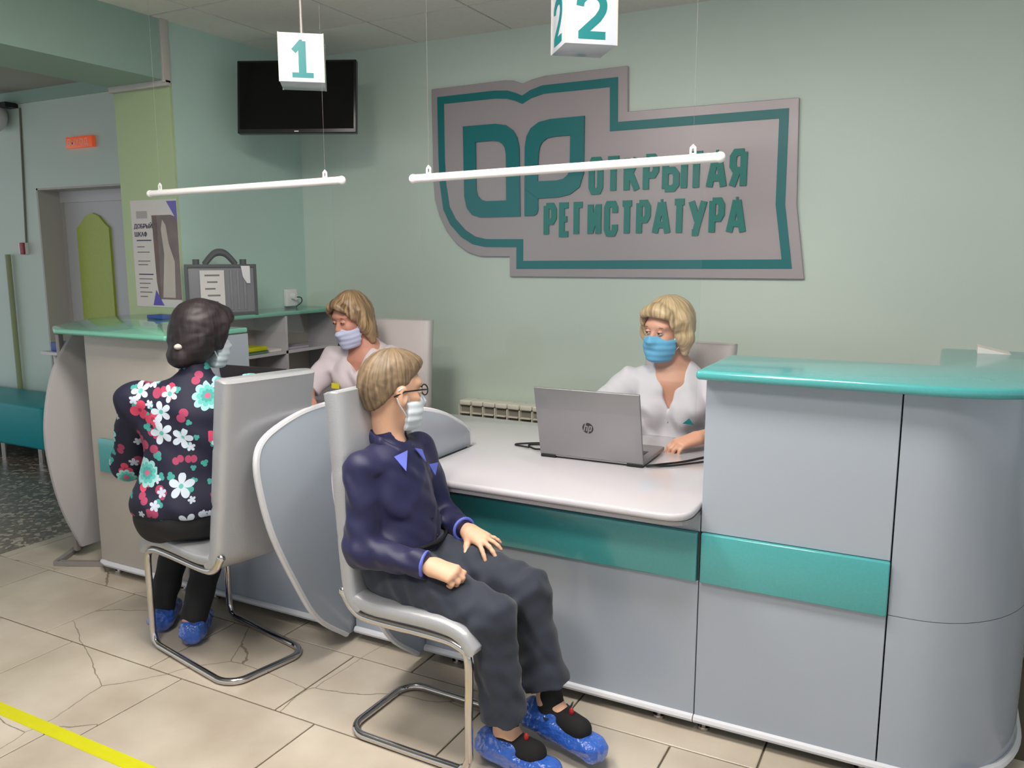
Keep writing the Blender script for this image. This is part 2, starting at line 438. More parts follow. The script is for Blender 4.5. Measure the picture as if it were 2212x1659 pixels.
# ---- right tall unit with rounded end
ru = thing('reception_counter_unit', 'tall grey counter unit with rounded end and raised teal ledge', 'counter', (-0.35, 2.6, 0))
def local(o, t):
    o.location = Vector(o.location)-Vector(t.location); return o
def part(mb, name, m, t, **k):
    """build in world coordinates, then hang on the thing"""
    o = mb.build(name, m, t, **k); o.location = Vector(o.location)-Vector(t.location); return o
XA, XB = -0.610, -0.080
part(MB().box((XA, YC, 0.662), (XB-0.002, YC+0.018, 1.137)), 'upper_front_panel', M_grey, ru, bevel=0.0015, seg=1)
part(MB().box((XA, YC, 0.052), (XB-0.002, YC+0.018, 0.503)), 'lower_front_panel', M_grey, ru, bevel=0.0015, seg=1)
part(MB().box((XA, YC+0.006, 0.503), (XB-0.002, YC+0.018, 0.662)), 'band_backing', M_gap, ru)
part(MB().box((XA+0.004, YC-0.016, 0.504), (XB-0.001, YC+0.006, 0.661)), 'teal_band', M_teal, ru, bevel=0.004)
end = [(XB+0.002, YC+0.009)] + [(XB+0.06+p[0], p[1]) for p in arc(0, YC+0.42, 0.30, 0.411, -90, 0, 14)] + [(0.28, 3.30)]
part(wall_strip(end, 0.018, 0.5065, 1.137), 'curved_upper_panel', M_grey, ru, smooth=True)
part(wall_strip(end, 0.018, 0.052, 0.5045), 'curved_lower_panel', M_grey, ru, smooth=True)
part(MB().box((XA, YC+0.018, 0.052), (XA+0.018, 2.76, 1.137)), 'inner_side_panel', M_grey, ru)
part(MB().box((XA, 2.74, 0.052), (0.0, 2.758, 1.137)), 'back_panel', M_grey, ru)
rimp = [(XA-0.0, YC-0.004)] + [(p[0], p[1]) for p in end[:1]] + end[1:]
mb = MB(); mb.tube([(XA, YC-0.004, 0.047)] + [(p[0]+(0.012 if i > 8 else 0), p[1]-0.012, 0.047) for i, p in enumerate(end)], 0.013, 8)
part(mb, 'base_rim', M_rim, ru, smooth=True)
part(MB().box((XA+0.02, YC+0.02, 0.04), (0.2, 2.74, 0.054)), 'bottom_board', M_gap, ru)
top = [(XA-0.02, 2.345), (-0.12, 2.340), (-0.02, 2.338), (0.06, 2.343), (0.14, 2.362), (0.215, 2.405), (0.275, 2.48), (0.315, 2.58), (0.335, 2.72), (0.34, 2.9), (0.34, 3.33), (0.0, 3.33), (0.0, 2.80), (-0.63, 2.775)]
part(MB().prism(top, 1.138, 1.166), 'ledge', M_teal, ru, bevel=0.011, seg=4)
for fx, fy in ((-0.585, YC+0.03), (-0.12, YC+0.03), (0.2, 2.75)): 
    o = MB().cyl((fx, fy, 0), (fx, fy, 0.012), 0.02).cyl((fx, fy, 0.012), (fx, fy, 0.05), 0.011).build('foot', M_chrome, ru, smooth=True); local(o, ru)
tag(MB().prism([(0.02, 0), (0.12, 0), (0.08, 0.008), (0.02, 0.022)], -0.05, 0.05, 'y').build('paper_stack', M_paper, base=(0, 0, 0)), 'curled pale paper lying on the far end of the right ledge', 'paper')
bpy.data.objects['paper_stack'].location = (0.09, 3.26, 1.166)

# ---- right desk front
def desk_front(x0, x1, label):
    t = thing('desk_front', label, 'desk front', ((x0+x1)/2, YC, 0))
    part(MB().box((x0, YC, 0.662), (x1, YC+0.018, 0.712)), 'upper_front_panel', M_grey, t)
    part(MB().box((x0, YC, 0.052), (x1, YC+0.018, 0.503)), 'lower_front_panel', M_grey, t, bevel=0.0015, seg=1)
    part(MB().box((x0, YC+0.006, 0.503), (x1, YC+0.018, 0.662)), 'band_backing', M_gap, t)
    part(MB().box((x0+0.002, YC-0.016, 0.504), (x1-0.004, YC+0.006, 0.661)), 'teal_band', M_teal, t, bevel=0.004)
    part(MB().tube([(x0, YC-0.004, 0.047), (x1, YC-0.004, 0.047)], 0.013, 8), 'base_rim', M_rim, t, smooth=True)
    part(MB().box((x0, YC+0.02, 0.04), (x1, 2.62, 0.054)), 'bottom_board', M_gap, t)
    n = 2
    for k in range(n):
        fx = x0+0.12+(x1-x0-0.24)*k/(n-1)
        part(MB().cyl((fx, YC+0.03, 0), (fx, YC+0.03, 0.012), 0.02).cyl((fx, YC+0.03, 0.012), (fx, YC+0.03, 0.05), 0.011), 'foot', M_chrome, t, smooth=True)
    return t
desk_front(-1.628, -0.613, 'grey desk front with teal band under the desk with the silver laptop')
desk_front(-2.875, -1.985, 'grey desk front behind the woman in the floral blouse')
# narrow filler between the two dividers
t = thing('filler_panel', 'narrow grey filler panel between the two curved dividers', 'panel', (-1.805, YC, 0))
part(MB().box((-1.955, YC, 0.052), (-1.655, YC+0.018, 0.712)), 'front_panel', M_grey, t)
part(MB().tube([(-1.955, YC-0.004, 0.047), (-1.655, YC-0.004, 0.047)], 0.013, 8), 'base_rim', M_rim, t, smooth=True)
part(MB().box((-1.958, YC+0.018, 0.72), (-1.655, 2.758, 0.74)), 'top_board', M_grey, t)
# continuous worktop
wt = thing('worktop', 'long glossy white desk worktop running between the two tall units', 'worktop', (-1.74, 2.6, 0.75))
wp = rounded([(-0.614, 2.252, 0.085), (-1.58, 2.252, 0.05), (-1.624, 2.33, 0.03), (-1.624, 2.76, 0), (-1.990, 2.76, 0), (-1.990, 2.33, 0.03), (-2.03, 2.252, 0.05), (-2.80, 2.252, 0.06), (-2.872, 2.33, 0.03), (-2.872, 3.265, 0), (-0.614, 3.265, 0)], 6)
part(MB().prism(wp, 0.726, 0.75), 'top_board', M_desk, wt, bevel=0.009, seg=3)
wp2 = [(x, y+0.008 if y < 2.5 else y) for x, y in wp]
part(MB().prism(wp2, 0.713, 0.7255), 'under_edge', M_edge, wt)

# ---- curved dividers
prof = [(2.42, 0.035), (2.36, 0.038), (2.20, 0.17), (2.094, 0.344), (1.995, 0.548), (1.945, 0.724), (1.938, 0.836), (1.985, 0.897), (2.12, 0.942), (2.25, 0.957), (2.37, 0.952), (2.459, 0.936), (2.568, 0.901), (2.69, 0.843), (2.738, 0.808), (2.745, 0.752)]
prof_s = [prof[0]] + spline(prof[1:-1], 5) + [prof[-1], (2.42, 0.752)]
def divider(xc, label):
    t = thing('curved_divider', label, 'divider', (xc, 2.4, 0))
    part(MB().prism(prof_s, xc-0.011, xc+0.011, 'x'), 'panel', M_grey, t, bevel=0.003, seg=2)
    ed = [(xc, y, z) for y, z in prof_s[1:-1]]
    part(MB().tube(ed, 0.0125, 8), 'edge_trim', M_rim, t, smooth=True)
    return t
divider(-1.972, 'grey leaf shaped divider behind the chair of the woman in floral')
divider(-1.640, 'grey leaf shaped divider between the boy and the white worktop')

# ---- left tall unit
lu = thing('reception_counter_unit', 'tall beige grey counter unit with pale green glassy top at left', 'counter', (-3.2, 2.6, 0))
part(MB().box((-3.485, YC, 0.052), (-2.885, YC+0.018, 1.137)), 'front_panel', M_greyb, lu, bevel=0.006)
part(MB().box((-3.42, YC-0.016, 0.504), (-2.890, YC-0.0005, 0.661)), 'teal_band', M_teal, lu, bevel=0.004)
part(MB().box((-2.885, YC+0.018, 0.052), (-2.867, 2.80, 1.137)), 'inner_side_panel', M_grey, lu)
sidep = [(-3.478, YC+0.03), (-3.55, 2.62), (-3.70, 2.88), (-3.735, 3.2)]
part(wall_strip(sidep, 0.018, 0.052, 1.137), 'outer_side_panel', M_greyb, lu, smooth=True)
part(MB().tube([(-2.87, YC-0.006, 0.047), (-3.44, YC-0.006, 0.047), (-3.482, YC+0.006, 0.047), (-3.50, YC+0.04, 0.047), (-3.56, 2.62, 0.047)], 0.014, 8), 'base_rim', M_rim, lu, smooth=True)
ltop = rounded([(-2.865, 2.335, 0.01), (-3.60, 2.335, 0.05), (-3.74, 2.42, 0.05), (-4.06, 2.86, 0.06), (-4.06, 3.18, 0.02), (-3.745, 3.185, 0), (-3.745, 4.185, 0), (-3.46, 4.185, 0), (-3.46, 2.80, 0), (-2.865, 2.80, 0)], 5)
part(MB().prism(ltop, 1.140, 1.164), 'glass_top', M_tealp, lu, bevel=0.008, seg=3)
for fx in (-3.40, -2.95):
    part(MB().cyl((fx, YC+0.03, 0), (fx, YC+0.03, 0.012), 0.02).cyl((fx, YC+0.03, 0.012), (fx, YC+0.03, 0.05), 0.011), 'foot', M_chrome, lu, smooth=True)
# shelving facing the staff under the glass top
part(MB().box((-3.74, 2.82, 0.05), (-3.72, 4.185, 1.137)), 'shelf_back', M_greyb, lu)
for z in (0.06, 0.50, 0.912): part(MB().box((-3.72, 2.82, z), (-3.47, 4.185, z+0.018)), 'shelf_board', M_desk, lu)
for y in (2.82, 3.69, 4.165): part(MB().box((-3.72, y, 0.05), (-3.47, y+0.018, 1.137)), 'shelf_divider', M_desk, lu)
# end leaf
lp = spline([(2.50, 1.12), (2.40, 0.97), (2.345, 0.80), (2.325, 0.62), (2.345, 0.42), (2.385, 0.25), (2.46, 0.06)], 6) + [(2.80, 0.06), (2.80, 1.12)]
t = thing('curved_end_panel', 'bulging grey end panel at the far left of the counter', 'panel', (-3.72, 2.6, 0))
part(MB().prism(lp, -3.735, -3.712, 'x'), 'panel', mat('end_panel_grey', (176, 172, 174), 0.35), t, bevel=0.004, seg=2)
# metal stand in front of the end panel
t = thing('floor_stand', 'thin metal pole stand with V shaped foot left of the counter', 'stand', (-3.78, 2.5, 0))
part(MB().box((-3.785, 2.46, 0.03), (-3.760, 2.485, 1.12)), 'pole', M_steel, t, bevel=0.003)
mb = MB()
def bar(mb, a, b, w, h):
    a = Vector(a); b = Vector(b); dd = (b-a).normalized(); n = Vector((-dd.y, dd.x, 0))*w/2
    mb.add([a-n, b-n, b+n, a+n, a-n+Vector((0, 0, h)), b-n+Vector((0, 0, h)), b+n+Vector((0, 0, h)), a+n+Vector((0, 0, h))], [(0, 3, 2, 1), (4, 5, 6, 7), (0, 1, 5, 4), (1, 2, 6, 5), (2, 3, 7, 6), (3, 0, 4, 7)])
bar(mb, (-3.74, 2.335, 0.0), (-3.99, 2.76, 0.0), 0.028, 0.024); part(mb, 'foot_bar', M_steel, t, bevel=0.002, seg=1)
mb = MB(); bar(mb, (-3.74, 2.345, 0.0), (-3.50, 2.46, 0.0), 0.028, 0.024); part(mb, 'foot_bar', M_steel, t, bevel=0.002, seg=1)
part(MB().box((-3.792, 2.452, 0.45), (-3.786, 2.462, 0.86)), 'light_strip', M_white, t)

# ------------------------------------------------------------------ cantilever chairs
def make_chair(name, label, back):
    """local: sitter faces +x, y is width, floor z=0"""
    t = thing(name, label, 'chair', group='silver cantilever visitor chairs')
    w = 0.165
    side = [(-0.225, 0.475), (-0.185, 0.425), (-0.12, 0.408), (0.10, 0.408), (0.19, 0.398), (0.225, 0.36), (0.225, 0.20), (0.225, 0.06)]
    path = [(x, -w, z) for x, z in spline(side, 5)] + [(0.215, -w, 0.03), (0.19, -w, 0.015), (0.0, -w, 0.013), (-0.16, -w, 0.013)]
    path += [(x, y, 0.013) for x, y in arc(-0.16, -w+0.07, 0.07, 0.07, 270, 180, 6)]
    path = path + [(x, -y, z) for x, y, z in path[::-1]]
    MB().tube(path, 0.0125, 12).build('tube_frame', M_chrome, t, smooth=True)
    def pad(curve, name, th0, th1, seams=(), hw=0.182, sub=10):
        C = spline(curve, sub); mb = MB(); n = len(C); P = 28
        for i in range(n):
            a = Vector(C[max(i-1, 0)]); b = Vector(C[min(i+1, n-1)]); tn = (b-a).normalized(); nm = Vector((-tn.y, tn.x))
            th = th0+(th1-th0)*i/(n-1)
            e = min(1.0, 0.5+min(i, n-1-i)*0.25)
            dip = sum(math.exp(-((C[i][1]-z)/0.007)**2) for z in seams)
            for k in range(P):
                an = 2*math.pi*k/P; cx, sx = math.cos(an), math.sin(an)
                uy = hw*math.copysign(abs(cx)**0.20, cx)*(1-0.012*dip); un = th/2*math.copysign(abs(sx)**0.5, sx)*e
                if sx < 0: un *= 1-0.30*dip       # stitched seams on the sitting side
                p = Vector(C[i])+nm*un
                mb.v.append((p.x, uy, p.y))
        for i in range(n-1):
            mb.f += [(i*P+k, i*P+(k+1) % P, (i+1)*P+(k+1) % P, (i+1)*P+k) for k in range(P)]
        mb.f += [tuple(range(P)), tuple(range((n-1)*P, n*P))]
        return mb.build(name, M_leather, t, smooth=True, angle=60)
    pad([(-0.19, 0.462), (-0.10, 0.448), (0.05, 0.450), (0.15, 0.447), (0.21, 0.428), (0.245, 0.385)], 'seat', 0.050, 0.054)
    pad(back, 'backrest', 0.050, 0.076, (0.66, 0.87))
    for sy in (-1, 1): MB().sph((-0.225, sy*w, 0.478), 0.0145).build('bolt', M_chrome, t, smooth=True)
    return t
ch1 = make_chair('visitor_chair', 'silver padded cantilever chair the boy sits on', [(-0.155, 0.432), (-0.192, 0.475), (-0.205, 0.58), (-0.215, 0.75), (-0.227, 0.95), (-0.237, 1.07), (-0.240, 1.098)])
ch1.location = (-1.345, 2.035, 0); ch1.rotation_euler = (0, 0, math.radians(-1))
ch2 = make_chair('visitor_chair', 'silver padded cantilever chair of the woman in floral, backrest toward the divider', [(-0.155, 0.432), (-0.195, 0.475), (-0.215, 0.58), (-0.240, 0.75), (-0.268, 0.95), (-0.286, 1.07), (-0.290, 1.098)])
ch2.scale = (1.13, 1, 1); ch2.location = (-2.335, 2.105, 0); ch2.rotation_euler = (0, 0, math.radians(169))
def make_staff_chair(label, loc, rz, top=1.15):
    t = thing('staff_chair', label, 'chair', loc, rz, 'padded chairs behind the desk')
    # sitter faces -y
    mb = MB(); n = 10; P = 24
    C = spline([(0.03, 0.50), (0.05, 0.75), (0.075, 1.0), (0.09, top-.015), (0.088, top)], 5)
    for i, (yy_, zz) in enumerate(C):
        e = min(1, 0.5+min(i, len(C)-1-i)*0.3)
        for k in range(P):
            an = 2*math.pi*k/P; cx, sx = math.cos(an), math.sin(an)
            mb.v.append((0.215*math.copysign(abs(cx)**0.2, cx), yy_+0.04*e*math.copysign(abs(sx)**0.5, sx), zz))
    for i in range(len(C)-1): mb.f += [(i*P+k, i*P+(k+1) % P, (i+1)*P+(k+1) % P, (i+1)*P+k) for k in range(P)]
    mb.f += [tuple(range(P)), tuple(range((len(C)-1)*P, len(C)*P))]
    mb.build('backrest', M_leatherp, t, smooth=True, angle=60)
    MB().box((-0.22, -0.42, 0.43), (0.22, 0.05, 0.50)).build('seat', M_leatherp, t, bevel=0.025, seg=4)
    MB().cyl((0, -0.18, 0.07), (0, -0.18, 0.43), 0.025).build('column', M_chrome, t, smooth=True)
    for k in range(5):
        a = 2*math.pi*k/5+0.3
        MB().cyl((0, -0.18, 0.09), (0.27*math.cos(a), -0.18+0.27*math.sin(a), 0.06), 0.018, 0.012).sph((0.27*math.cos(a), -0.18+0.27*math.sin(a), 0.025), 0.025).build('caster_leg', M_black, t, smooth=True)
    return t
make_staff_chair('pale padded chair behind the receptionist with the lilac mask', (-2.645, 3.60, 0), math.radians(8))
make_staff_chair('pale padded chair behind the receptionist with the blue mask', (-1.045, 3.68, 0), math.radians(-6), 1.10)

# ------------------------------------------------------------------ wall sign
ys = YW-0.022
sg = thing('wall_sign', 'large silver and teal book shaped sign with Cyrillic lettering on the wall', 'sign', (-1.67, YW, 1.9))
outer = [(-2.73, 2.447), (-2.463, 2.449), (-2.25, 2.452), (-2.19, 2.445), (-2.135, 2.424), (-2.08, 2.440), (-2.001, 2.452), (-1.529, 2.456), (-1.524, 2.229), (-0.676, 2.228), (-0.662, 1.737), (-0.610, 1.382), (-2.215, 1.375), (-2.215, 1.488), (-2.409, 1.489), (-2.490, 1.512), (-2.565, 1.560), (-2.635, 1.635), (-2.685, 1.725), (-2.715, 1.82), (-2.725, 1.93), (-2.727, 2.172)]
part(MB().prism(outer, ys, YW-0.001, 'y'), 'board', M_sign, sg, bevel=0.002, seg=1)
bo = [(-2.687, 2.399), (-2.308, 2.402), (-2.227, 2.395), (-2.180, 2.380), (-2.135, 2.360), (-2.085, 2.385), (-2.012, 2.403), (-1.580, 2.405), (-1.576, 2.181), (-0.719, 2.183), (-0.715, 1.737), (-0.668, 1.432), (-2.170, 1.419), (-2.170, 1.540), (-2.372, 1.542), (-2.456, 1.558), (-2.533, 1.600), (-2.610, 1.675), (-2.655, 1.760), (-2.679, 1.918), (-2.684, 2.065)]
bi = [(-2.643, 2.358), (-2.305, 2.359), (-2.232, 2.352), (-2.180, 2.337), (-2.135, 2.317), (-2.080, 2.342), (-2.005, 2.359), (-1.623, 2.359), (-1.619, 2.137), (-0.762, 2.139), (-0.759, 1.737), (-0.718, 1.476), (-2.128, 1.464), (-2.128, 1.585), (-2.366, 1.587), (-2.440, 1.602), (-2.505, 1.640), (-2.572, 1.705), (-2.613, 1.778), (-2.636, 1.918), (-2.642, 2.063)]
part(MB().ring(bo, bi, ys-0.004, ys, 'y'), 'teal_outline', M_signt, sg)
Oo = [(-2.512, 2.222), (-2.300, 2.222), (-2.235, 2.210), (-2.190, 2.180), (-2.163, 2.140), (-2.150, 2.085), (-2.143, 1.711), (-2.400, 1.711), (-2.455, 1.726), (-2.490, 1.765), (-2.506, 1.83)]
Oi = [(-2.430, 2.131), (-2.320, 2.132), (-2.280, 2.126), (-2.255, 2.110), (-2.240, 2.088), (-2.233, 2.055), (-2.231, 1.801), (-2.365, 1.800), (-2.398, 1.810), (-2.418, 1.832), (-2.428, 1.87)]
part(MB().ring(Oo, Oi, ys-0.012, ys, 'y'), 'emblem_left', M_signt, sg)
Po = [(-1.761, 2.225), (-1.960, 2.223), (-2.030, 2.212), (-2.080, 2.182), (-2.105, 2.140), (-2.115, 2.085), (-2.116, 1.86), (-2.033, 1.805), (-1.91, 1.808), (-1.84, 1.822), (-1.785, 1.858), (-1.762, 1.93)]
Pi = [(-1.842, 2.131), (-1.935, 2.130), (-1.978, 2.124), (-2.008, 2.106), (-2.023, 2.082), (-2.030, 2.050), (-2.035, 1.95), (-2.036, 1.898), (-1.92, 1.898), (-1.882, 1.905), (-1.855, 1.925), (-1.843, 1.955)]
part(MB().ring(Po, Pi, ys-0.012, ys, 'y').prism([(-2.116, 1.712), (-2.058, 1.713), (-2.040, 1.722), (-2.032, 1.745), (-2.033, 1.806), (-2.116, 1.862)], ys-0.012, ys, 'y'), 'emblem_right', M_signt, sg)
G = {
 'О': [([(.2, 0), (.8, 0), (1, .13), (1, .87), (.8, 1), (.2, 1), (0, .87), (0, .13)], True)],
 'Т': [([(-.15, 1), (1.15, 1)], False), ([(.5, 1), (.5, 0)], False)],
 'К': [([(0, 0), (0, 1)], False), ([(.98, 1.0), (.28, .48)], False), ([(.30, .58), (1.05, 0)], False)],
 'Р': [([(0, 0), (0, 1)], False), ([(0, 1), (.75, 1), (1, .87), (1, .57), (.75, .44), (0, .44)], False)],
 'Ы': [([(0, 0), (0, 1)], False), ([(0, 0), (.5, 0), (.68, .12), (.68, .44), (.5, .56), (0, .56)], False), ([(1.15, 0), (1.15, 1)], False)],
 'А': [([(-.12, 0), (.42, 1)], False), ([(.58, 1), (1.12, 0)], False), ([(.40, 1), (.60, 1)], False), ([(.10, .27), (.90, .27)], False)],
 'Я': [([(1, 0), (1, 1)], False), ([(1, 1), (.25, 1), (0, .87), (0, .59), (.25, .46), (1, .46)], False), ([(.45, .46), (-.02, 0)], False)],
 'Е': [([(1, 0), (0, 0), (0, 1), (1, 1)], False), ([(0, .52), (.82, .52)], False)],
 'Г': [([(0, 0), (0, 1), (1.0, 1)], False)],
 'И': [([(0, 1), (0, 0)], False), ([(0, .04), (1, .96)], False), ([(1, 1), (1, 0)], False)],
 'С': [([(1, .70), (1, .87), (.8, 1), (.2, 1), (0, .87), (0, .13), (.2, 0), (.8, 0), (1, .13), (1, .30)], False)],
 'У': [([(-.1, 1), (.52, .36)], False), ([(1.1, 1), (.50, .22), (.36, 0), (.02, 0)], False)],
}
def word(txt, x0, x1, z0, z1, tk, widths):
    tot = sum(widths.get(c, 1.0) for c in txt); pitch = (x1-x0)/tot; x = x0
    for c in txt:
        cw = pitch*widths.get(c, 1.0); gap = pitch*0.17
        a = x+gap/2+tk/2; w = cw-gap-tk
        mb = MB()
        for li, (pl, cl) in enumerate(G[c]):
            stroke2d(mb, pl, tk, ys-0.010-0.0003*li, ys, cl, lambda u, v: (a+u*w, z0+tk/2+v*(z1-z0-tk)), 'y')
        part(mb, 'letter', M_letter, sg); x += cw
word('ОТКРЫТАЯ', -1.742, -0.893, 1.816, 2.010, 0.033, {'Т': .95, 'К': 1.02, 'Ы': 1.32, 'О': .97, 'А': 1.05})
word('РЕГИСТРАТУРА', -2.006, -0.893, 1.594, 1.780, 0.032, {'Г': .88, 'Е': .92, 'Т': .92, 'А': 1.08, 'У': 1.08})

# ------------------------------------------------------------------ TV
tv = thing('television', 'black flat screen television mounted high in the corner', 'television', (-3.243, 3.617, 2.356), 0.431)
R_t = Matrix.Rotation(-0.12, 3, 'X')     # leaning forward
MB().box((-.332, -.012, -.198), (.332, .03, .198), rot=R_t).build('housing', M_black, tv, bevel=0.004)
MB().box((-.318, -.0135, -.176), (.318, -.0121, .187), rot=R_t).build('screen', M_screen, tv)
MB().box((-.012, -.0145, -.192), (.012, -.0135, -.186), rot=R_t).build('badge', M_white, tv)
MB().box((-.06, .03, -.06), (.06, .05, .06), rot=R_t).cyl((0, .04, 0), (-.06, .40, .12), 0.02).cyl((-.06, .40, .12), (-.06, .40, .362), 0.02).build('ceiling_bracket', M_black, tv)

# ------------------------------------------------------------------ hanging number boxes
def digit(mb, kind, w, h, hh, t):
    if kind == '1':
        stroke2d(mb, [(-.17*w, .62*h), (.0, .80*h), (.03*w, .80*h)], t*0.9, hh, hh+.0012, False, axis='z')
        stroke2d(mb, [(.02*w, .83*h), (.02*w, .12*h)], t*1.15, hh, hh+.0011, False, axis='z')
        stroke2d(mb, [(-.21*w, .14*h), (.26*w, .14*h)], t*.75, hh, hh+.0010, False, axis='z')
    else:
        pts = [(-.22*w, .62*h), (-.20*w, .71*h), (-.10*w, .79*h), (.02*w, .81*h), (.15*w, .78*h), (.22*w, .68*h), (.21*w, .56*h), (.12*w, .43*h), (-.20*w, .16*h)]
        stroke2d(mb, spline(pts[:-1], 3)+[pts[-1]], t, hh, hh+.0012, False, axis='z')
        stroke2d(mb, [(-.25*w, .15*h), (.27*w, .15*h)], t*.95, hh, hh+.0010, False, axis='z')
def number_box(kind, loc, rz, label):
    s = 0.166; hgt = 0.176
    t = thing('number_box', label, 'hanging sign', loc, rz)
    MB().box((-s/2, -s/2, 0), (s/2, s/2, hgt)).build('box', M_boxw, t, bevel=0.003, seg=2)
    for k in range(4):
        e = MB().box((-s/2-.001, -s/2-.001, 0), (-s/2+.004, -s/2+.004, hgt)); e.build('corner_edge', M_trim, t).rotation_euler = (0, 0, k*math.pi/2)
        mb = MB(); digit(mb, kind, s, hgt, 0, 0.024)
        o = mb.build('digit', M_signt, t)
        o.rotation_euler = (math.pi/2, 0, k*math.pi/2)
        v = Vector((0, -s/2, 0)); v.rotate(Matrix.Rotation(k*math.pi/2, 3, 'Z')); o.location = v
    MB().cyl((0, 0, hgt), (0, 0, CZ-loc[2]), 0.0065).build('hanging_rod', M_steel, t, smooth=True)
    return t
number_box('1', (-2.250, 2.548, 2.140), 0.671, 'white hanging cube with teal number 1 in front of the television')
number_box('2', (-1.067, 2.509, 2.134), 0.694, 'white hanging cube with teal number 2 above the wall sign')

# ------------------------------------------------------------------ hanging acrylic screens
def screen(x0, x1, z0, z1, label, zb):
    y = 2.5
    t = thing('hanging_screen', label, 'screen', ((x0+x1)/2, y, 0))
    part(MB().cyl((x0, y, z0), (x1, y, z1), 0.0145, n=20), 'bar', M_tube, t, smooth=True)
    part(MB().sph((x0, y, z0), 0.0165), 'end_cap', M_tube, t, smooth=True); part(MB().sph((x1, y, z1), 0.0165), 'end_cap', M_tube, t, smooth=True)
    for f in (0.06, 0.925):
        x = x0+(x1-x0)*f; z = z0+(z1-z0)*f
        part(MB().ring([(x-.010, z+.008), (x+.010, z+.008), (x+.010, z+.034), (x, z+.044), (x-.010, z+.034)], [(x-.004, z+.018), (x+.004, z+.018), (x+.004, z+.028), (x, z+.033), (x-.004, z+.028)], y-.002, y+.002, 'y'), 'hanger_tab', M_tube, t)
        part(MB().cyl((x, y, z+.03), (x, y, CZ), 0.0003, n=6), 'hanging_wire', M_steel, t)
    part(MB().box((x0+.03, y-.0015, zb), (x1-.045, y+.0015, min(z0, z1)-0.008)), 'acrylic_sheet', M_acr, t)
    return t
screen(-3.095, -2.040, 1.760, 1.775, 'clear acrylic screen on a white bar in front of the left desk', 1.19)
screen(-1.715, -0.620, 1.767, 1.784, 'clear acrylic screen on a white bar in front of the wall sign', 0.98)

# ------------------------------------------------------------------ silver laptop
def laptop(name, label, loc, rz, w, dep, hgt, lean, m_lid, logo=True, openside=True):
    """lid back faces local -y"""
    t = thing(name, label, 'laptop', loc, rz)
    MB().box((-w/2, 0.0, 0.006), (w/2, dep, 0.022)).build('base', m_lid, t, bevel=0.004)
    MB().box((-w/2+.03, .04, .0221), (w/2-.03, dep*.58, .0235)).build('keyboard', M_key, t)
    Rl = Matrix.Rotation(lean, 3, 'X')
    lid = MB().box((-w/2, -.006, 0), (w/2, .003, hgt), rot=Rl, at=(0, 0.004, .014)).build('lid', m_lid, t, bevel=0.003)
    MB().box((-w/2+.012, .0031, .012), (w/2-.012, .0036, hgt-.012), rot=Rl, at=(0, 0.004, .014)).build('display', M_screen, lid)
    for sx in (-1, 1):
        MB().box((sx*w*.42-.03, -.002, 0), (sx*w*.42+.03, .012, .012)).build('hinge', M_rub, t, bevel=0.002)
    if logo:
        zc = hgt*.46
        def pl(mb, nm, m):
            mb.v = [tuple(Rl @ Vector(v)+Vector((0, .004, .014))) for v in mb.v]; return mb.build(nm, m, lid)
        n = 40; mb = MB().prism([(0.021*math.cos(2*math.pi*i/n), zc+0.021*math.sin(2*math.pi*i/n)) for i in range(n)], -.0068, -.006, 'y'); pl(mb, 'logo_disc', M_lapd)
        mb = MB(); T = .0042; sl = lambda u, v: (u+v*.28, zc+v)
        for pts in ([(-.0125, -.0105), (-.0125, .022)], [(-.0125, .008), (-.0045, .008), (-.0030, .006), (-.0030, -.0105)], [(.0045, -.022), (.0045, .0095)], [(.0045, .008), (.0115, .008), (.0130, .006), (.0130, -.0075), (.0115, -.0095), (.0045, -.0095)]):
            stroke2d(mb, pts, T, -.0074, -.0067, False, sl, 'y')
        pl(mb, 'logo_letters', M_lap)
    return t
laptop('laptop', 'open silver laptop with round logo on the white worktop', (-1.105, 2.715, 0.75), math.radians(1.5), 0.40, 0.27, 0.268, math.radians(14), M_lap)
laptop('laptop', 'open dark laptop in front of the woman in floral', (-2.668, 2.66, 0.75), math.radians(3), 0.38, 0.25, 0.255, math.radians(10), M_lapd, logo=False)
# cables beside the laptop
cb = MB()
cb.tube(spline([(-1.29, 2.80, .754), (-1.36, 2.86, .756), (-1.42, 2.84, .754), (-1.36, 2.79, .754), (-1.30, 2.85, .758), (-1.36, 2.90, .755), (-1.44, 2.86, .754), (-1.47, 2.82, .754), (-1.40, 2.80, .755)], 6), .0035, 6)
tag(cb.build('cable', M_rub), 'tangled black cable left of the silver laptop', 'cable')
cb = MB(); cb.tube(spline([(-.90, 2.74, .755), (-.86, 2.78, .756), (-.80, 2.86, .755), (-.74, 2.98, .755), (-.68, 3.06, .755)], 6), .004, 6).tube(spline([(-.90, 2.735, .755), (-.87, 2.74, .758), (-.85, 2.765, .755), (-.80, 2.81, .755), (-.70, 2.94, .755)], 6), .0035, 6)
tag(cb.build('cable', M_rub), 'black power cable running right of the silver laptop', 'cable')

# ------------------------------------------------------------------ radiator
rd = thing('radiator', 'white sectional radiator under the wall sign', 'radiator', (-2.2, 4.12, 0.1))
for k in range(9):
    x = -2.50+k*0.080
    part(MB().box((x+.003, 4.072, 0.622), (x+.077, 4.175, 0.652)), 'top_fin', M_rad, rd, bevel=0.008)
    for xr in (.0,): part(MB().box((x+xr+.0, 4.07, 0.13), (x+xr+.006, 4.165, 0.622)), 'section_rib', M_rad, rd)
    part(MB().box((x+.006, 4.095, 0.13), (x+.074, 4.155, 0.622)), 'section_core', M_radd, rd)
    for z in (.575, .52, .45): part(MB().box((x+.008, 4.072, z), (x+.072, 4.10, z+.006)), 'cross_fin', M_rad, rd)

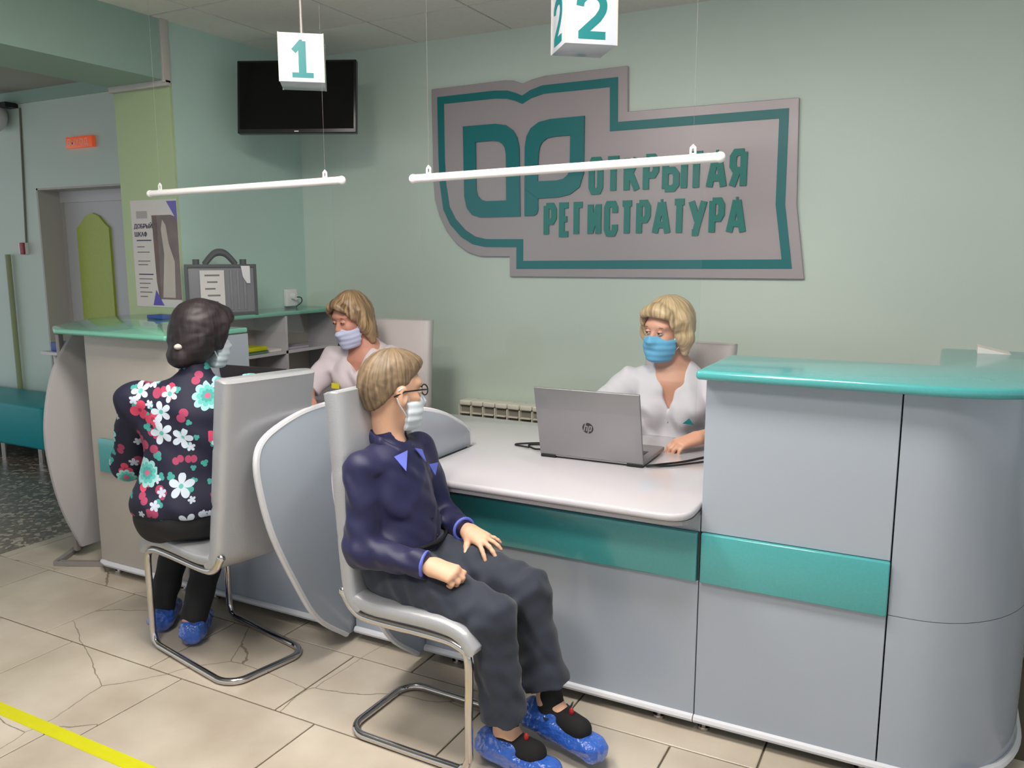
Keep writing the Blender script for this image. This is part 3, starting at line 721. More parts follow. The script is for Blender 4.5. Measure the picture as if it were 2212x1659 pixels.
# ------------------------------------------------------------------ case on the left top
ang = math.atan2(0.55, 0.42)
cs = thing('carrying_case', 'grey hard case with black handle standing on the left glass top', 'case', (-3.575, 3.315, 1.165), math.radians(57)); cs.scale = (0.61, 0.75, 0.92)
MB().box((-.30, -.02, 0), (.30, .10, .295)).build('shell', M_case, cs, bevel=0.012)
MB().ring([(-.31, -.004), (.31, -.004), (.31, .305), (-.31, .305)], [(-.285, .018), (.285, .018), (.285, .285), (-.285, .285)], -.032, .018, 'y').build('rim', M_cased, cs, bevel=0.003)
for x in (.07, .13, .19): MB().box((x, -.028, .03), (x+.025, -.019, .27)).build('rib', M_case, cs, bevel=0.003)
MB().tube([(x, .01, z) for x, z in spline([(-.14, .30), (-.10, .335), (-.05, .368), (.0, .377), (.05, .368), (.10, .335), (.14, .30)], 5)],   .022, 10).build('handle', M_cased, cs, smooth=True)
for x in (-.21, .20): MB().cyl((x, .0, .30), (x, .0, .335), .03).build('knob', M_cased, cs, smooth=True)
nt_ = MB().box((-.19, -.0345, .02), (.02, -.033, .27)).build('notice', M_paper, cs)
for i in range(6): MB().box((-.15+.02*(i % 2), -.0352, .235-i*.04), (-.02-.02*(i % 3), -.0346, .245-i*.04)).build('print_line', M_print, nt_)
MB().prism([(.17, .295), (.25, .295), (.25, .19), (.22, .19), (.185, .23)], -.0345, -.033, 'y').build('white_tag', M_white, cs)
# small white device on the ledge
dv = thing('wall_socket', 'white socket with plug on the wall above the glass ledge', 'socket', (XL+0.001, 4.03, 1.225))
MB().box((0, -.05, -.055), (.03, .05, .055)).build('plate', M_white, dv, bevel=0.006)
MB().cyl((.03, .0, .01), (.065, .0, .005), .022, .018).build('plug', M_white, dv, smooth=True)
MB().tube(spline([(.06, 0, .005), (.075, .03, -.0), (.06, .05, -.03), (.03, .03, -.06)], 5), .004, 6).build('cord', M_rub, dv)
# things on the shelf
tag(MB().box((-3.70, 3.30, 0.931), (-3.485, 3.56, 0.948)).build('folder', mat('green_folder', (96, 130, 96), 0.5), bevel=0.002), 'green folder under the yellow one on the staff shelf', 'folder')
tag(MB().box((-3.69, 3.28, 0.949), (-3.475, 3.54, 0.972)).build('folder', M_yellow, bevel=0.002), 'bright yellow folder on the staff shelf', 'folder')
tag(MB().box((-3.70, 3.58, 0.931), (-3.49, 3.67, 0.945)).build('paper_stack', M_paper), 'white papers on the staff shelf beside the yellow folder', 'paper')
tag(MB().box((-3.70, 3.73, 0.931), (-3.50, 3.92, 0.942)).build('paper_stack', mat('lilac_paper', (170, 160, 176), .7)), 'lilac papers on the staff shelf beside the divider', 'paper')
tag(MB().box((-3.72, 2.93, 1.1645), (-3.60, 3.02, 1.185)).build('box', M_blue, bevel=0.004), 'small blue box on the left glass top', 'box')
# paper and red thing on left desk
tag(MB().box((-2.68, 2.90, 0.7505), (-2.44, 3.12, 0.753)).build('paper_sheet', M_white), 'white paper on the left desk beside the divider', 'paper')

# ------------------------------------------------------------------ corridor things
t = thing('bench', 'teal vinyl bench in the corridor', 'bench', (-6.35, 3.74, 0))
part(MB().box((-7.2, 3.50, 0.11), (-5.62, 3.97, 0.42)), 'seat', M_bench, t, bevel=0.02, seg=3)
for x in (-7.1, -6.17, -5.72):
    for y in (3.54, 3.92): part(MB().cyl((x, y, 0), (x, y, 0.12), 0.022), 'leg', M_chrome, t, smooth=True)
t = thing('side_table', 'small white table in the corridor under the blue box', 'table', (-5.35, 3.5, 0))
part(MB().box((-5.66, 3.56, 0.80), (-5.15, 3.86, 0.82)), 'top', M_white, t)
for x in (-5.55, -5.2):
    for y in (3.60, 3.82): part(MB().cyl((x, y, 0), (x, y, 0.80), 0.015), 'leg', M_white, t, smooth=True)
part(MB().tube(spline([(-5.56, 3.84, .82), (-5.56, 3.84, .90), (-5.50, 3.84, .95), (-5.42, 3.84, .96)], 6), .01, 8), 'handle', M_white, t, smooth=True)
tag(MB().box((-5.60, 3.60, 0.8205), (-5.22, 3.80, 0.885)).build('box', M_blue, bevel=0.006), 'flat blue box on the small white corridor table', 'box')
# poster
po = thing('poster', 'white and purple printed poster on the yellowish pillar', 'poster', (-3.95, 3.195, 1.5))
yp = 3.194
part(MB().box((-4.125, yp-.002, 1.205), (-3.752, yp, 1.80)), 'sheet', M_paper, po)
part(MB().prism([(-3.955, 1.715), (-3.80, 1.715), (-3.752, 1.70), (-3.752, 1.25), (-3.93, 1.25), (-3.945, 1.35)], yp-.003, yp-.002, 'y'), 'picture', M_photo, po)
part(MB().prism([(-3.90, 1.26), (-3.80, 1.26), (-3.79, 1.46), (-3.83, 1.56), (-3.845, 1.66), (-3.87, 1.69), (-3.885, 1.64), (-3.87, 1.5)], yp-.0036, yp-.003, 'y'), 'picture_figure', M_photol, po)
part(MB().prism([(-3.83, 1.79), (-3.752, 1.79), (-3.752, 1.68)], yp-.0036, yp-.002, 'y'), 'purple_corner', M_purple, po)
part(MB().prism([(-3.985, 1.215), (-3.895, 1.215), (-3.955, 1.30)], yp-.0036, yp-.002, 'y'), 'purple_corner', M_purple, po)
def wallM(x, y, z): return Matrix.Translation((x, y, z)) @ Matrix.Rotation(math.pi/2, 4, 'X')
for s_, z in (('ДОБРЫЙ', 1.645), ('ШКАФ', 1.60)):
    o = text_mesh('printed_text', s_, 0.034, M_navy, po, wallM(-4.105, yp-.003, z), bold=.0006); local(o, po)
for z, x1 in ((1.575, -3.97), (1.385, -3.97)): part(MB().box((-4.09, yp-.003, z), (x1, yp-.002, z+.006)), 'rule', M_navy, po)
for i, (z, x1) in enumerate([(1.54, -4.03), (1.51, -3.99), (1.46, -3.99), (1.44, -4.01), (1.36, -3.98), (1.335, -4.0), (1.31, -4.02), (1.285, -3.99), (1.26, -4.03)]):
    part(MB().box((-4.09, yp-.003, z), (x1, yp-.002, z+.005)), 'text_line', M_print, po)
part(MB().box((-4.08, yp-.003, 1.70), (-3.99, yp-.002, 1.74)), 'crest', mat('crest_grey', (176, 168, 170), .7), po)
# exit sign, alarm, cable, loudspeaker
ex = thing('exit_sign', 'small glowing orange exit sign above the corridor door', 'sign', (-5.64, YD, 2.30))
part(MB().box((-5.785, YD-.03, 2.265), (-5.49, YD, 2.345)), 'housing', M_orange, ex, bevel=0.004)
o = text_mesh('sign_text', 'ВЫХОД', 0.062, mat('sign_text_white', (250, 220, 200), .5), ex, wallM(-5.765, YD-.0312, 2.283)); local(o, ex)
al = thing('fire_alarm_button', 'red and white fire alarm call point on the corridor wall', 'alarm', (-6.43, YD, 1.545))
part(MB().box((-6.475, YD-.03, 1.50), (-6.385, YD, 1.59)), 'box', M_white, al, bevel=0.004)
part(MB().box((-6.435, YD-.045, 1.50), (-6.383, YD-.0301, 1.59)), 'cover', M_red, al, bevel=0.006)
tag(MB().cyl((-6.40, YD-.008, 1.59), (-6.33, YD-.008, 2.60), 0.007, n=8).build('wall_cable', mat('cable_grey', (120, 122, 104), .6)), 'thin cable duct rising from the fire alarm', 'cable')
sp = thing('wall_speaker', 'round white loudspeaker high on the corridor wall', 'loudspeaker', (-6.5, YD, 2.55))
part(MB().sph((-6.53, YD-.09, 2.54), (.10, .09, .115), 20, 14), 'dome', M_white, sp, smooth=True)
part(MB().box((-6.46, YD-.10, 2.60), (-6.36, YD, 2.635)), 'bracket', M_black, sp)
# tape on the floor
tag(MB().box((-4.1, 1.425, 0.0), (1.6, 1.473, 0.0012)).build('floor_tape', M_yellow), 'bright yellow tape line across the tiled floor', 'tape')
# ------------------------------------------------------------------ people: signed distance bodies
import openvdb
V3 = lambda *a: np.array(a, np.float64)
def unit(v): v = np.array(v, float); return v/np.linalg.norm(v)
class Sdf:
    def __init__(s, h): s.h = h; s.ops = []
    def _add(s, f, lo, hi, op, k): s.ops.append((f, np.array(lo, float), np.array(hi, float), op, k)); return s
    def rc(s, a, b, ra, rb=None, k=0.02, flat=None, op='u'):
        a = np.array(a, float); b = np.array(b, float); rb = ra if rb is None else rb
        ba = b-a; L = float(ba@ba)
        m = max(ra, rb)*(max(1.0, flat[1]) if flat else 1.0)
        def f(X, Y, Z):
            x, y, z = X-a[0], Y-a[1], Z-a[2]
            t = np.clip((x*ba[0]+y*ba[1]+z*ba[2])/L, 0, 1)
            qx, qy, qz = x-t*ba[0], y-t*ba[1], z-t*ba[2]
            if flat:
                n, sc = flat; qn = (qx*n[0]+qy*n[1]+qz*n[2])*(1/sc-1)
                qx, qy, qz = qx+n[0]*qn, qy+n[1]*qn, qz+n[2]*qn
            return np.sqrt(qx*qx+qy*qy+qz*qz)-(ra+(rb-ra)*t)
        return s._add(f, np.minimum(a, b)-m, np.maximum(a, b)+m, op, k)
    def chain(s, pts, rs, k=0.02, **kw):
        for i in range(len(pts)-1): s.rc(pts[i], pts[i+1], rs[i], rs[i+1], k, **kw)
        return s
    def ell(s, c, r, M=None, k=0.02, op='u'):
        c = np.array(c, float); r = np.array(r, float); M = np.eye(3) if M is None else np.array(M, float); m = r.max()
        def f(X, Y, Z):
            x, y, z = X-c[0], Y-c[1], Z-c[2]
            q = [(x*M[0, i]+y*M[1, i]+z*M[2, i])/r[i] for i in range(3)]
            k0 = np.sqrt(q[0]**2+q[1]**2+q[2]**2); k1 = np.sqrt((q[0]/r[0])**2+(q[1]/r[1])**2+(q[2]/r[2])**2)+1e-9
            return k0*(k0-1)/k1
        return s._add(f, c-m, c+m, op, k)
    def box(s, c, r, M=None, rad=0.005, k=0.01, op='u'):
        c = np.array(c, float); r = np.array(r, float); M = np.eye(3) if M is None else np.array(M, float); m = np.linalg.norm(r)+rad
        def f(X, Y, Z):
            x, y, z = X-c[0], Y-c[1], Z-c[2]
            q = [np.abs(x*M[0, i]+y*M[1, i]+z*M[2, i])-(r[i]-rad) for i in range(3)]
            o = np.sqrt(sum(np.maximum(v, 0)**2 for v in q))
            return o+np.minimum(np.maximum(np.maximum(q[0], q[1]), q[2]), 0)-rad
        return s._add(f, c-m, c+m, op, k)
    def half(s, p, n, R, k=0.003):
        """remove what lies beyond the plane (p,n) inside a ball of radius R"""
        p = np.array(p, float); n = unit(n)
        def f(X, Y, Z):
            x, y, z = X-p[0], Y-p[1], Z-p[2]
            return np.maximum(-(x*n[0]+y*n[1]+z*n[2]), np.sqrt(x*x+y*y+z*z)-R)
        return s._add(f, p-R, p+R, 's', k)
    def keep(s, fn, k=0.004):
        """intersect with a global function (negative is kept)"""
        return s._add(fn, [-1e9]*3, [1e9]*3, 'i', k)
    def mesh(s, disp=None):
        h = s.h; us = [o for o in s.ops if o[3] == 'u']
        lo = np.min([o[1] for o in us], 0)-0.03; hi = np.max([o[2] for o in us], 0)+0.03
        n = np.ceil((hi-lo)/h).astype(int)+1
        ax = [(lo[i]+h*np.arange(n[i])).astype(np.float32) for i in range(3)]
        F = np.full(n, 0.06, np.float32)
        for f, a, b, op, k in s.ops:
            mg = max(0.012, k*1.1)+h
            i0 = np.clip(np.floor((a-mg-lo)/h), 0, n-1).astype(int); i1 = np.clip(np.ceil((b+mg-lo)/h)+1, 1, n).astype(int)
            if (i1 <= i0).any(): continue
            sl = tuple(slice(i0[i], i1[i]) for i in range(3))
            X = ax[0][sl[0]][:, None, None]; Y = ax[1][sl[1]][None, :, None]; Z = ax[2][sl[2]][None, None, :]
            d = f(X, Y, Z).astype(np.float32); A = F[sl]
            if op == 'u':
                t = np.clip(0.5+0.5*(d-A)/k, 0, 1); F[sl] = d+(A-d)*t-k*t*(1-t)
            else:
                d = -d if op == 's' else d
                t = np.clip(0.5-0.5*(d-A)/k, 0, 1); F[sl] = d+(A-d)*t+k*t*(1-t)
        if disp is not None: F += disp(ax[0][:, None, None], ax[1][None, :, None], ax[2][None, None, :]).astype(np.float32)
        F = np.clip(F, -0.03, 0.03)
        g = openvdb.FloatGrid(0.03); g.copyFromArray(F)
        p, _t, q = g.convertToPolygons(isovalue=0.0)
        return p*h+lo, q
    def build(s, name, m, parent=None, disp=None, base=None, relax=2):
        p, q = s.mesh(disp)
        me = bpy.data.meshes.new(name)
        b = np.zeros(3) if base is None else np.array(base, float)
        me.vertices.add(len(p)); me.vertices.foreach_set('co', (p-b).astype(np.float32).ravel())
        me.loops.add(len(q)*4); me.polygons.add(len(q))
        qq = np.ascontiguousarray(q[:, ::-1]).astype(np.int32)
        me.loops.foreach_set('vertex_index', qq.ravel())
        me.polygons.foreach_set('loop_start', np.arange(len(q), dtype=np.int32)*4)
        me.polygons.foreach_set('use_smooth', np.ones(len(q), dtype=bool))
        me.update(); me.validate()
        me.materials.append(m)
        o = bpy.data.objects.new(name, me); COL.objects.link(o)
        if relax:
            md = o.modifiers.new('relax', 'SMOOTH'); md.factor = 0.5; md.iterations = relax
        if parent is not None:
            o.parent = parent; o.location = tuple(b-np.array(parent.location))
        else: o.location = tuple(b)
        return o

def folds(amp, freq, seed, dirs=None):
    """soft cloth folds as a sum of warped waves"""
    rng = np.random.RandomState(seed); ws = []
    for i in range(7):
        d = unit(rng.normal(size=3)) if dirs is None else unit(np.array(dirs[i % len(dirs)])+0.25*rng.normal(size=3))
        ws.append((d, freq*(0.6+1.0*rng.rand()), rng.rand()*6.28, unit(rng.normal(size=3))))
    def f(X, Y, Z):
        o = 0
        for d, w, ph, e in ws:
            wp = np.sin((X*e[0]+Y*e[1]+Z*e[2])*w*0.45+ph*2)*1.4
            o = o+np.sin((X*d[0]+Y*d[1]+Z*d[2])*w+ph+wp)
        return amp*o/3.0
    return f
def frame(az, pitch=0.0, roll=0.0):
    """columns forward, left, up; az degrees from +x, pitch up positive"""
    a = math.radians(az); p = math.radians(pitch); r = math.radians(roll)
    f = V3(math.cos(a)*math.cos(p), math.sin(a)*math.cos(p), math.sin(p)); l = V3(-math.sin(a), math.cos(a), 0); u = np.cross(f, l)
    l2 = l*math.cos(r)+u*math.sin(r); u2 = -l*math.sin(r)+u*math.cos(r)
    return np.stack([f, l2, u2], 1)
class Head:
    def __init__(s, c, az, pitch=0, roll=0, sc=1.0): s.c = np.array(c, float); s.M = frame(az, pitch, roll); s.s = sc
    def p(s, F, L, U): return s.c+s.M@(np.array([F, L, U])*s.s)
    def add(s, S, neck_to, neck_r=0.052, lean=0.0):
        k = s.s; M = s.M
        S.ell(s.p(-.012, 0, .035), np.array([.097, .076, .095])*k, M, .02)
        S.ell(s.p(.028, 0, -.045), np.array([.064, .058, .075])*k, M, .03)
        S.ell(s.p(.064, 0, -.100), np.array([.024, .026, .020])*k, M, .025)
        S.ell(s.p(.066, 0, .030), np.array([.026, .055, .018])*k, M, .02)         # brow
        for sg in (-1, 1):
            S.ell(s.p(.058, sg*.036, -.030), np.array([.024, .022, .022])*k, M, .02)   # cheek
            S.ell(s.p(.100, sg*.030, .004), np.array([.016, .017, .011])*k, M, .012, op='s')
            S.ell(s.p(-.004, sg*.077, -.008), np.array([.021, .0095, .034])*k, M, .006)  # ear
            S.ell(s.p(.004, sg*.085, -.006), np.array([.010, .006, .018])*k, M, .005, op='s')
        S.rc(s.p(.084, 0, .010), s.p(.106, 0, -.030), .007*k, .012*k, .012)
        for sg in (-1, 1): S.ell(s.p(.097, sg*.011, -.034), np.array([.011, .008, .007])*k, M, .006)
        S.rc(s.p(-.022, 0, -.055), neck_to, neck_r*k, neck_r*1.08*k, .03)
    def eyes(s, parent, iris, lids=0.0):
        for sg in (-1, 1):
            o = MB().sph((0, 0, 0), 0.0118*s.s, 16, 12).build('eye', M_eyew, parent, smooth=True)
            o.location = tuple(s.p(.0815, sg*.030, .004)-np.array(parent.location))
            c = s.p(.0815, sg*.030, .004); d = s.M@V3(1, 0, 0)
            i_ = MB().sph(tuple(d*0.0075*s.s), 0.0062*s.s, 12, 8).build('iris', iris, o, smooth=True)
            # upper lid line and brow
            pts = [s.p(.088-.018*abs(t)**2, sg*(.030+.019*t*1.0), .024+.003*(1-t*t)) for t in np.linspace(-1, 1, 7)]
            mb = MB(); mb.tube([tuple(q-np.array(parent.location)) for q in pts], .0024*s.s, 6, flat=1.0); mb.build('eyebrow', M_brow, parent)
    def lids(s, parent, m, up=18, lo=-22):
        for sg in (-1, 1):
            c = s.p(.0815, sg*.030, .004)-np.array(parent.location); r = .0126*s.s
            for nm, e0, e1 in (('upper_eyelid', up, 88), ('lower_eyelid', -88, lo)):
                vs = []; fs = []; A = 13; B_ = 7
                for j in range(B_):
                    el = math.radians(e0+(e1-e0)*j/(B_-1))
                    for i in range(A):
                        az = math.radians(-90+180*i/(A-1)); q = s.M@(r*V3(math.cos(el)*math.cos(az), math.cos(el)*math.sin(az), math.sin(el)))
                        vs.append(tuple(c+q))
                for j in range(B_-1):
                    for i in range(A-1): fs.append((j*A+i, j*A+i+1, (j+1)*A+i+1, (j+1)*A+i))
                MB().add(vs, fs).build(nm, m, parent, smooth=True)
            pts = []
            el = math.radians(up)
            for az in np.linspace(-75, 75, 9):
                a = math.radians(az); pts.append(tuple(c+s.M@(r*1.02*V3(math.cos(el)*math.cos(a), math.cos(el)*math.sin(a), math.sin(el)))))
            MB().tube(pts, .0015*s.s, 6).build('eyelash', M_lash, parent)
    def mask(s, parent, m, h=0.003, top=-.010, bot=-.105, loops=True, mloop=None, drop=0.0):
        S = Sdf(h); k = s.s; M = s.M
        S.ell(s.p(.030, 0, -.055+drop), np.array([.078, .074, .084])*k, M, .01)
        S.rc(s.p(.092, 0, -.010+drop), s.p(.108, 0, -.032+drop), .010*k, .017*k, .025)
        S.ell(s.p(.070, 0, -.098+drop), np.array([.034, .036, .028])*k, M, .02)
        def kp(X, Y, Z):
            x, y, z = X-s.c[0], Y-s.c[1], Z-s.c[2]
            f = (x*M[0, 0]+y*M[1, 0]+z*M[2, 0])/k; l = (x*M[0, 1]+y*M[1, 1]+z*M[2, 1])/k; u = (x*M[0, 2]+y*M[1, 2]+z*M[2, 2])/k
            l = np.abs(l)
            d = np.maximum(u-(top+drop-0.16*l*0-np.clip(l-.02, 0, 1)*0.30), (bot+drop-.018)-u)
            d = np.maximum(d, .022-f-0.10*(u-drop+.05))
            return d*k
        S.keep(kp, .003)
        def pl(X, Y, Z):
            x, y, z = X-s.c[0], Y-s.c[1], Z-s.c[2]
            u = (x*M[0, 2]+y*M[1, 2]+z*M[2, 2])/k
            return 0.0012*np.sin((u-drop)*2*math.pi/.026)
        o = S.build('face_mask', m, parent, disp=pl, relax=1)
        if loops:
            for sg in (-1, 1):
                for a, b in (((.030, sg*.064, -.028+drop), (.0, sg*.080, .020)), ((.030, sg*.060, -.082+drop), (-.014, sg*.080, -.034))):
                    mid = ((a[0]+b[0])/2, (a[1]+b[1])/2*1.05, (a[2]+b[2])/2)
                    pts = [s.p(*a), s.p(*mid), s.p(*b)]
                    if a[2] > -.06+drop: pts.append(s.p(-.022, sg*.084, .012))
                    else: pts.append(s.p(-.026, sg*.083, -.012))
                    mb = MB(); mb.tube([tuple(q-np.array(parent.location)) for q in spline([tuple(q) for q in pts], 5)], .0022*k, 6)
                    mb.build('ear_loop', mloop or m, parent, smooth=True)
        return o
def hand(S, wrist, f, n, side, sc, curls, spread=0.12, thumb=(0.5, 0.55, -0.35), tcurl=0.3, k=0.006):
    """f forward, n back of hand, side +1 when the thumb is on the f x n side"""
    f = unit(f); n = unit(np.array(n)-f*np.dot(n, f)); l = np.cross(f, n)*side; w = np.array(wrist, float)
    base = [.029, .010, -.009, -.026]; ln = [.070, .078, .072, .056]; rr = [.0092, .0094, .0088, .0078]; pl = [.088, .092, .088, .080]
    for i in range(4):
        kn = w+(f*pl[i]+l*base[i]+n*(0.004 if i in (1, 2) else 0))*sc
        S.rc(w+(f*.012+l*base[i]*0.6)*sc, kn, .0155*sc, .0118*sc, .016)
        fd = unit(f+l*spread*(1.5-i)); p = kn; th = 0.0
        for j, sl in enumerate((.45, .30, .25)):
            th += curls[i][j] if isinstance(curls[i], (tuple, list)) else curls[i]
            d = fd*math.cos(th)-n*math.sin(th); q = p+d*ln[i]*sl*sc
            S.rc(p, q, rr[i]*sc*(1-.06*j), rr[i]*sc*(1-.06*(j+1)), k); p = q
    S.rc(w+(f*.01)*sc, w+(f*.06)*sc, .020*sc, .017*sc, .015, flat=(l, 1.35))
    tb = w+(f*.022+l*.022-n*.004)*sc
    td = unit(l*thumb[0]+f*thumb[1]+n*thumb[2]); q = tb+td*.040*sc
    S.rc(tb, q, .0145*sc, .0115*sc, .012)
    td2 = unit(td+(f*.6-l*.5)*tcurl); q2 = q+td2*.030*sc; S.rc(q, q2, .0112*sc, .0098*sc, .005)
    td3 = unit(td2+(f*.5-l*.6)*tcurl); S.rc(q2, q2+td3*.022*sc, .0098*sc, .0080*sc, .005)
    return w

# ---- person materials
def skin(name, rgb):
    m = mat(name, rgb, 0.5, noise=(30, 0.06), bump=(140, 0.06)); b = m.node_tree.nodes['Principled BSDF']
    b.inputs['Subsurface Weight'].default_value = 0.12; b.inputs['Subsurface Radius'].default_value = (0.012, 0.005, 0.003); b.inputs['Subsurface Scale'].default_value = 0.6
    return m
def hairmat(name, dark, light, rough=0.45, stretch=(9, 9, 9)):
    m = bpy.data.materials.new(name); m.use_nodes = True; nt = m.node_tree; b = nt.nodes['Principled BSDF']; b.inputs['Roughness'].default_value = rough
    tc = nt.nodes.new('ShaderNodeTexCoord'); sp = nt.nodes.new('ShaderNodeSeparateXYZ'); nt.links.new(tc.outputs['Object'], sp.inputs[0])
    hz = nt.nodes.new('ShaderNodeCombineXYZ'); nt.links.new(sp.outputs[0], hz.inputs[0]); nt.links.new(sp.outputs[1], hz.inputs[1])
    nm = nt.nodes.new('ShaderNodeVectorMath'); nm.operation = 'NORMALIZE'; nt.links.new(hz.outputs[0], nm.inputs[0])
    s2 = nt.nodes.new('ShaderNodeSeparateXYZ'); nt.links.new(nm.outputs[0], s2.inputs[0])
    cb_ = nt.nodes.new('ShaderNodeCombineXYZ'); nt.links.new(s2.outputs[0], cb_.inputs[0]); nt.links.new(s2.outputs[1], cb_.inputs[1]); nt.links.new(sp.outputs[2], cb_.inputs[2])
    mp = nt.nodes.new('ShaderNodeMapping'); mp.inputs['Scale'].default_value = stretch
    n = nt.nodes.new('ShaderNodeTexNoise'); n.inputs['Scale'].default_value = 1.0; n.inputs['Detail'].default_value = 6; n.inputs['Distortion'].default_value = 0.5
    nt.links.new(cb_.outputs[0], mp.inputs[0]); nt.links.new(mp.outputs[0], n.inputs['Vector'])
    r = nt.nodes.new('ShaderNodeValToRGB'); r.color_ramp.elements[0].position = .34; r.color_ramp.elements[1].position = .66
    r.color_ramp.elements[0].color = (*lin(dark), 1); r.color_ramp.elements[1].color = (*lin(light), 1)
    nt.links.new(n.outputs['Fac'], r.inputs[0]); nt.links.new(r.outputs[0], b.inputs['Base Color'])
    bp = nt.nodes.new('ShaderNodeBump'); bp.inputs['Strength'].default_value = .35; bp.inputs['Distance'].default_value = .003
    nt.links.new(n.outputs['Fac'], bp.inputs['Height']); nt.links.new(bp.outputs[0], b.inputs['Normal'])
    return m
def floral_mat():
    """navy cloth printed with layered blossoms"""
    m = bpy.data.materials.new('floral_print'); m.use_nodes = True; nt = m.node_tree; L = nt.links
    b = nt.nodes['Principled BSDF']; b.inputs['Roughness'].default_value = 0.75
    tc = nt.nodes.new('ShaderNodeTexCoord'); sp = nt.nodes.new('ShaderNodeSeparateXYZ'); L.new(tc.outputs['Object'], sp.inputs[0])
    def mth(op, a, b_=None, c=None):
        n = nt.nodes.new('ShaderNodeMath'); n.operation = op
        for i, v in enumerate((a, b_, c)):
            if v is None: continue
            if isinstance(v, (int, float)): n.inputs[i].default_value = v
            else: L.new(v, n.inputs[i])
        return n.outputs[0]
    # unrolled cloth coordinates: x minus part of depth, height
    ux = mth('ADD', mth('MULTIPLY', sp.outputs[0], 0.8), mth('MULTIPLY', sp.outputs[1], 0.6))
    cv = nt.nodes.new('ShaderNodeCombineXYZ'); L.new(ux, cv.inputs[0]); L.new(sp.outputs[2], cv.inputs[1])
    base = (*lin((20, 20, 46)), 1); cur = None
    def mixc(cur, col, fac):
        n = nt.nodes.new('ShaderNodeMix'); n.data_type = 'RGBA'
        if cur is None: n.inputs['A'].default_value = base
        else: L.new(cur, n.inputs['A'])
        n.inputs['B'].default_value = (*lin(col), 1); L.new(fac, n.inputs['Factor']); return n.outputs['Result']
    def layer(cur, scale, off, petals, R, depth, col, thresh, edge=None, centre=None, inner=None):
        v = nt.nodes.new('ShaderNodeTexVoronoi'); v.voronoi_dimensions = '2D'; v.feature = 'F1'; v.inputs['Scale'].default_value = scale; v.inputs['Randomness'].default_value = 0.8
        ad = nt.nodes.new('ShaderNodeVectorMath'); ad.operation = 'ADD'; ad.inputs[1].default_value = (*off, 0); L.new(cv.outputs[0], ad.inputs[0])
        L.new(ad.outputs[0], v.inputs['Vector'])
        sb = nt.nodes.new('ShaderNodeVectorMath'); sb.operation = 'SUBTRACT'; L.new(ad.outputs[0], sb.inputs[0]); L.new(v.outputs['Position'], sb.inputs[1])
        s2 = nt.nodes.new('ShaderNodeSeparateXYZ'); L.new(sb.outputs[0], s2.inputs[0])
        sc = nt.nodes.new('ShaderNodeSeparateColor'); L.new(v.outputs['Color'], sc.inputs[0])
        an = mth('ADD', mth('ARCTAN2', s2.outputs[1], s2.outputs[0]), mth('MULTIPLY', sc.outputs[0], 6.28))
        rad = mth('SQRT', mth('ADD', mth('MULTIPLY', s2.outputs[0], s2.outputs[0]), mth('MULTIPLY', s2.outputs[1], s2.outputs[1])))
        pet = mth('POWER', mth('ABSOLUTE', mth('COSINE', mth('MULTIPLY', an, petals/2.0))), 0.6)
        lim = mth('MULTIPLY', mth('ADD', mth('MULTIPLY', pet, depth), 1-depth), mth('MULTIPLY', mth('ADD', sc.outputs[1], 1.6), R/2.1))
        on = mth('GREATER_THAN', sc.outputs[2], thresh)
        q = mth('DIVIDE', rad, lim)
        cur = mixc(cur, edge or col, mth('MULTIPLY', mth('LESS_THAN', q, 1.0), on))
        if edge: cur = mixc(cur, col, mth('MULTIPLY', mth('LESS_THAN', q, 0.72), on))
        if inner: cur = mixc(cur, inner, mth('MULTIPLY', mth('LESS_THAN', q, 0.45), on))
        if centre: cur = mixc(cur, centre, mth('MULTIPLY', mth('LESS_THAN', rad, R*0.22), on))
        return cur
    cur = layer(cur, 15, (.3, .7), 2, .024, .75, (158, 58, 92), .62)
    cur = layer(cur, 19, (1.3, .2), 3, .014, .5, (60, 150, 144), .55)
    cur = layer(cur, 9.5, (.11, .37), 3, .034, .65, (196, 60, 92), .74, centre=(150, 40, 70))
    cur = layer(cur, 10.5, (2.2, 1.1), 5, .036, .85, (190, 202, 216), .58, centre=(90, 170, 160))
    cur = layer(cur, 19, (5.2, 3.1), 5, .016, .70, (186, 194, 212), .68)
    cur = layer(cur, 7.6, (.62, .15), 9, .043, .28, (86, 172, 168), .60, edge=(146, 200, 200), inner=(62, 146, 142), centre=(186, 84, 116))
    L.new(cur, b.inputs['Base Color'])
    return m
M_eyew = mat('eye_white', (222, 214, 210), 0.25)
M_iris = mat('iris_dark', (52, 44, 40), 0.2)
M_lash = mat('lash_dark', (58, 40, 34), 0.6)
M_brow = mat('brow_brown', (122, 88, 68), 0.7)
M_skinb = skin('skin_boy', (214, 168, 140))
M_skinA = skin('skin_a', (206, 146, 126))
M_skinB = skin('skin_b', (214, 160, 136))
M_skinF = skin('skin_f', (196, 146, 124))
M_hairb = hairmat('hair_ash_brown', (80, 64, 48), (134, 112, 86), .55, (9, 9, 14))
M_hairA = hairmat('hair_dark_blonde', (98, 70, 48), (192, 162, 124), .42, (8, 8, 7))
M_hairB = hairmat('hair_blonde', (158, 130, 94), (224, 198, 158), .42, (8, 8, 8))
M_hairF = hairmat('hair_black', (14, 10, 13), (44, 32, 36), .55, (9, 9, 10))
M_shirt = mat('navy_shirt', (15, 16, 62), 0.55, noise=(6, 0.25), bump=(300, 0.08), sheen=0.1)
M_cuff = mat('cuff_blue', (92, 104, 200), 0.6)
M_trou = mat('charcoal_trousers', (36, 42, 57), 0.8, noise=(5, 0.12), bump=(320, 0.1), sheen=0.15)
M_belt = mat('belt_black', (22, 22, 26), 0.5)
M_sock = mat('black_sock', (14, 13, 16), 0.9)
M_shoe = mat('black_shoe', (24, 26, 28), 0.45)
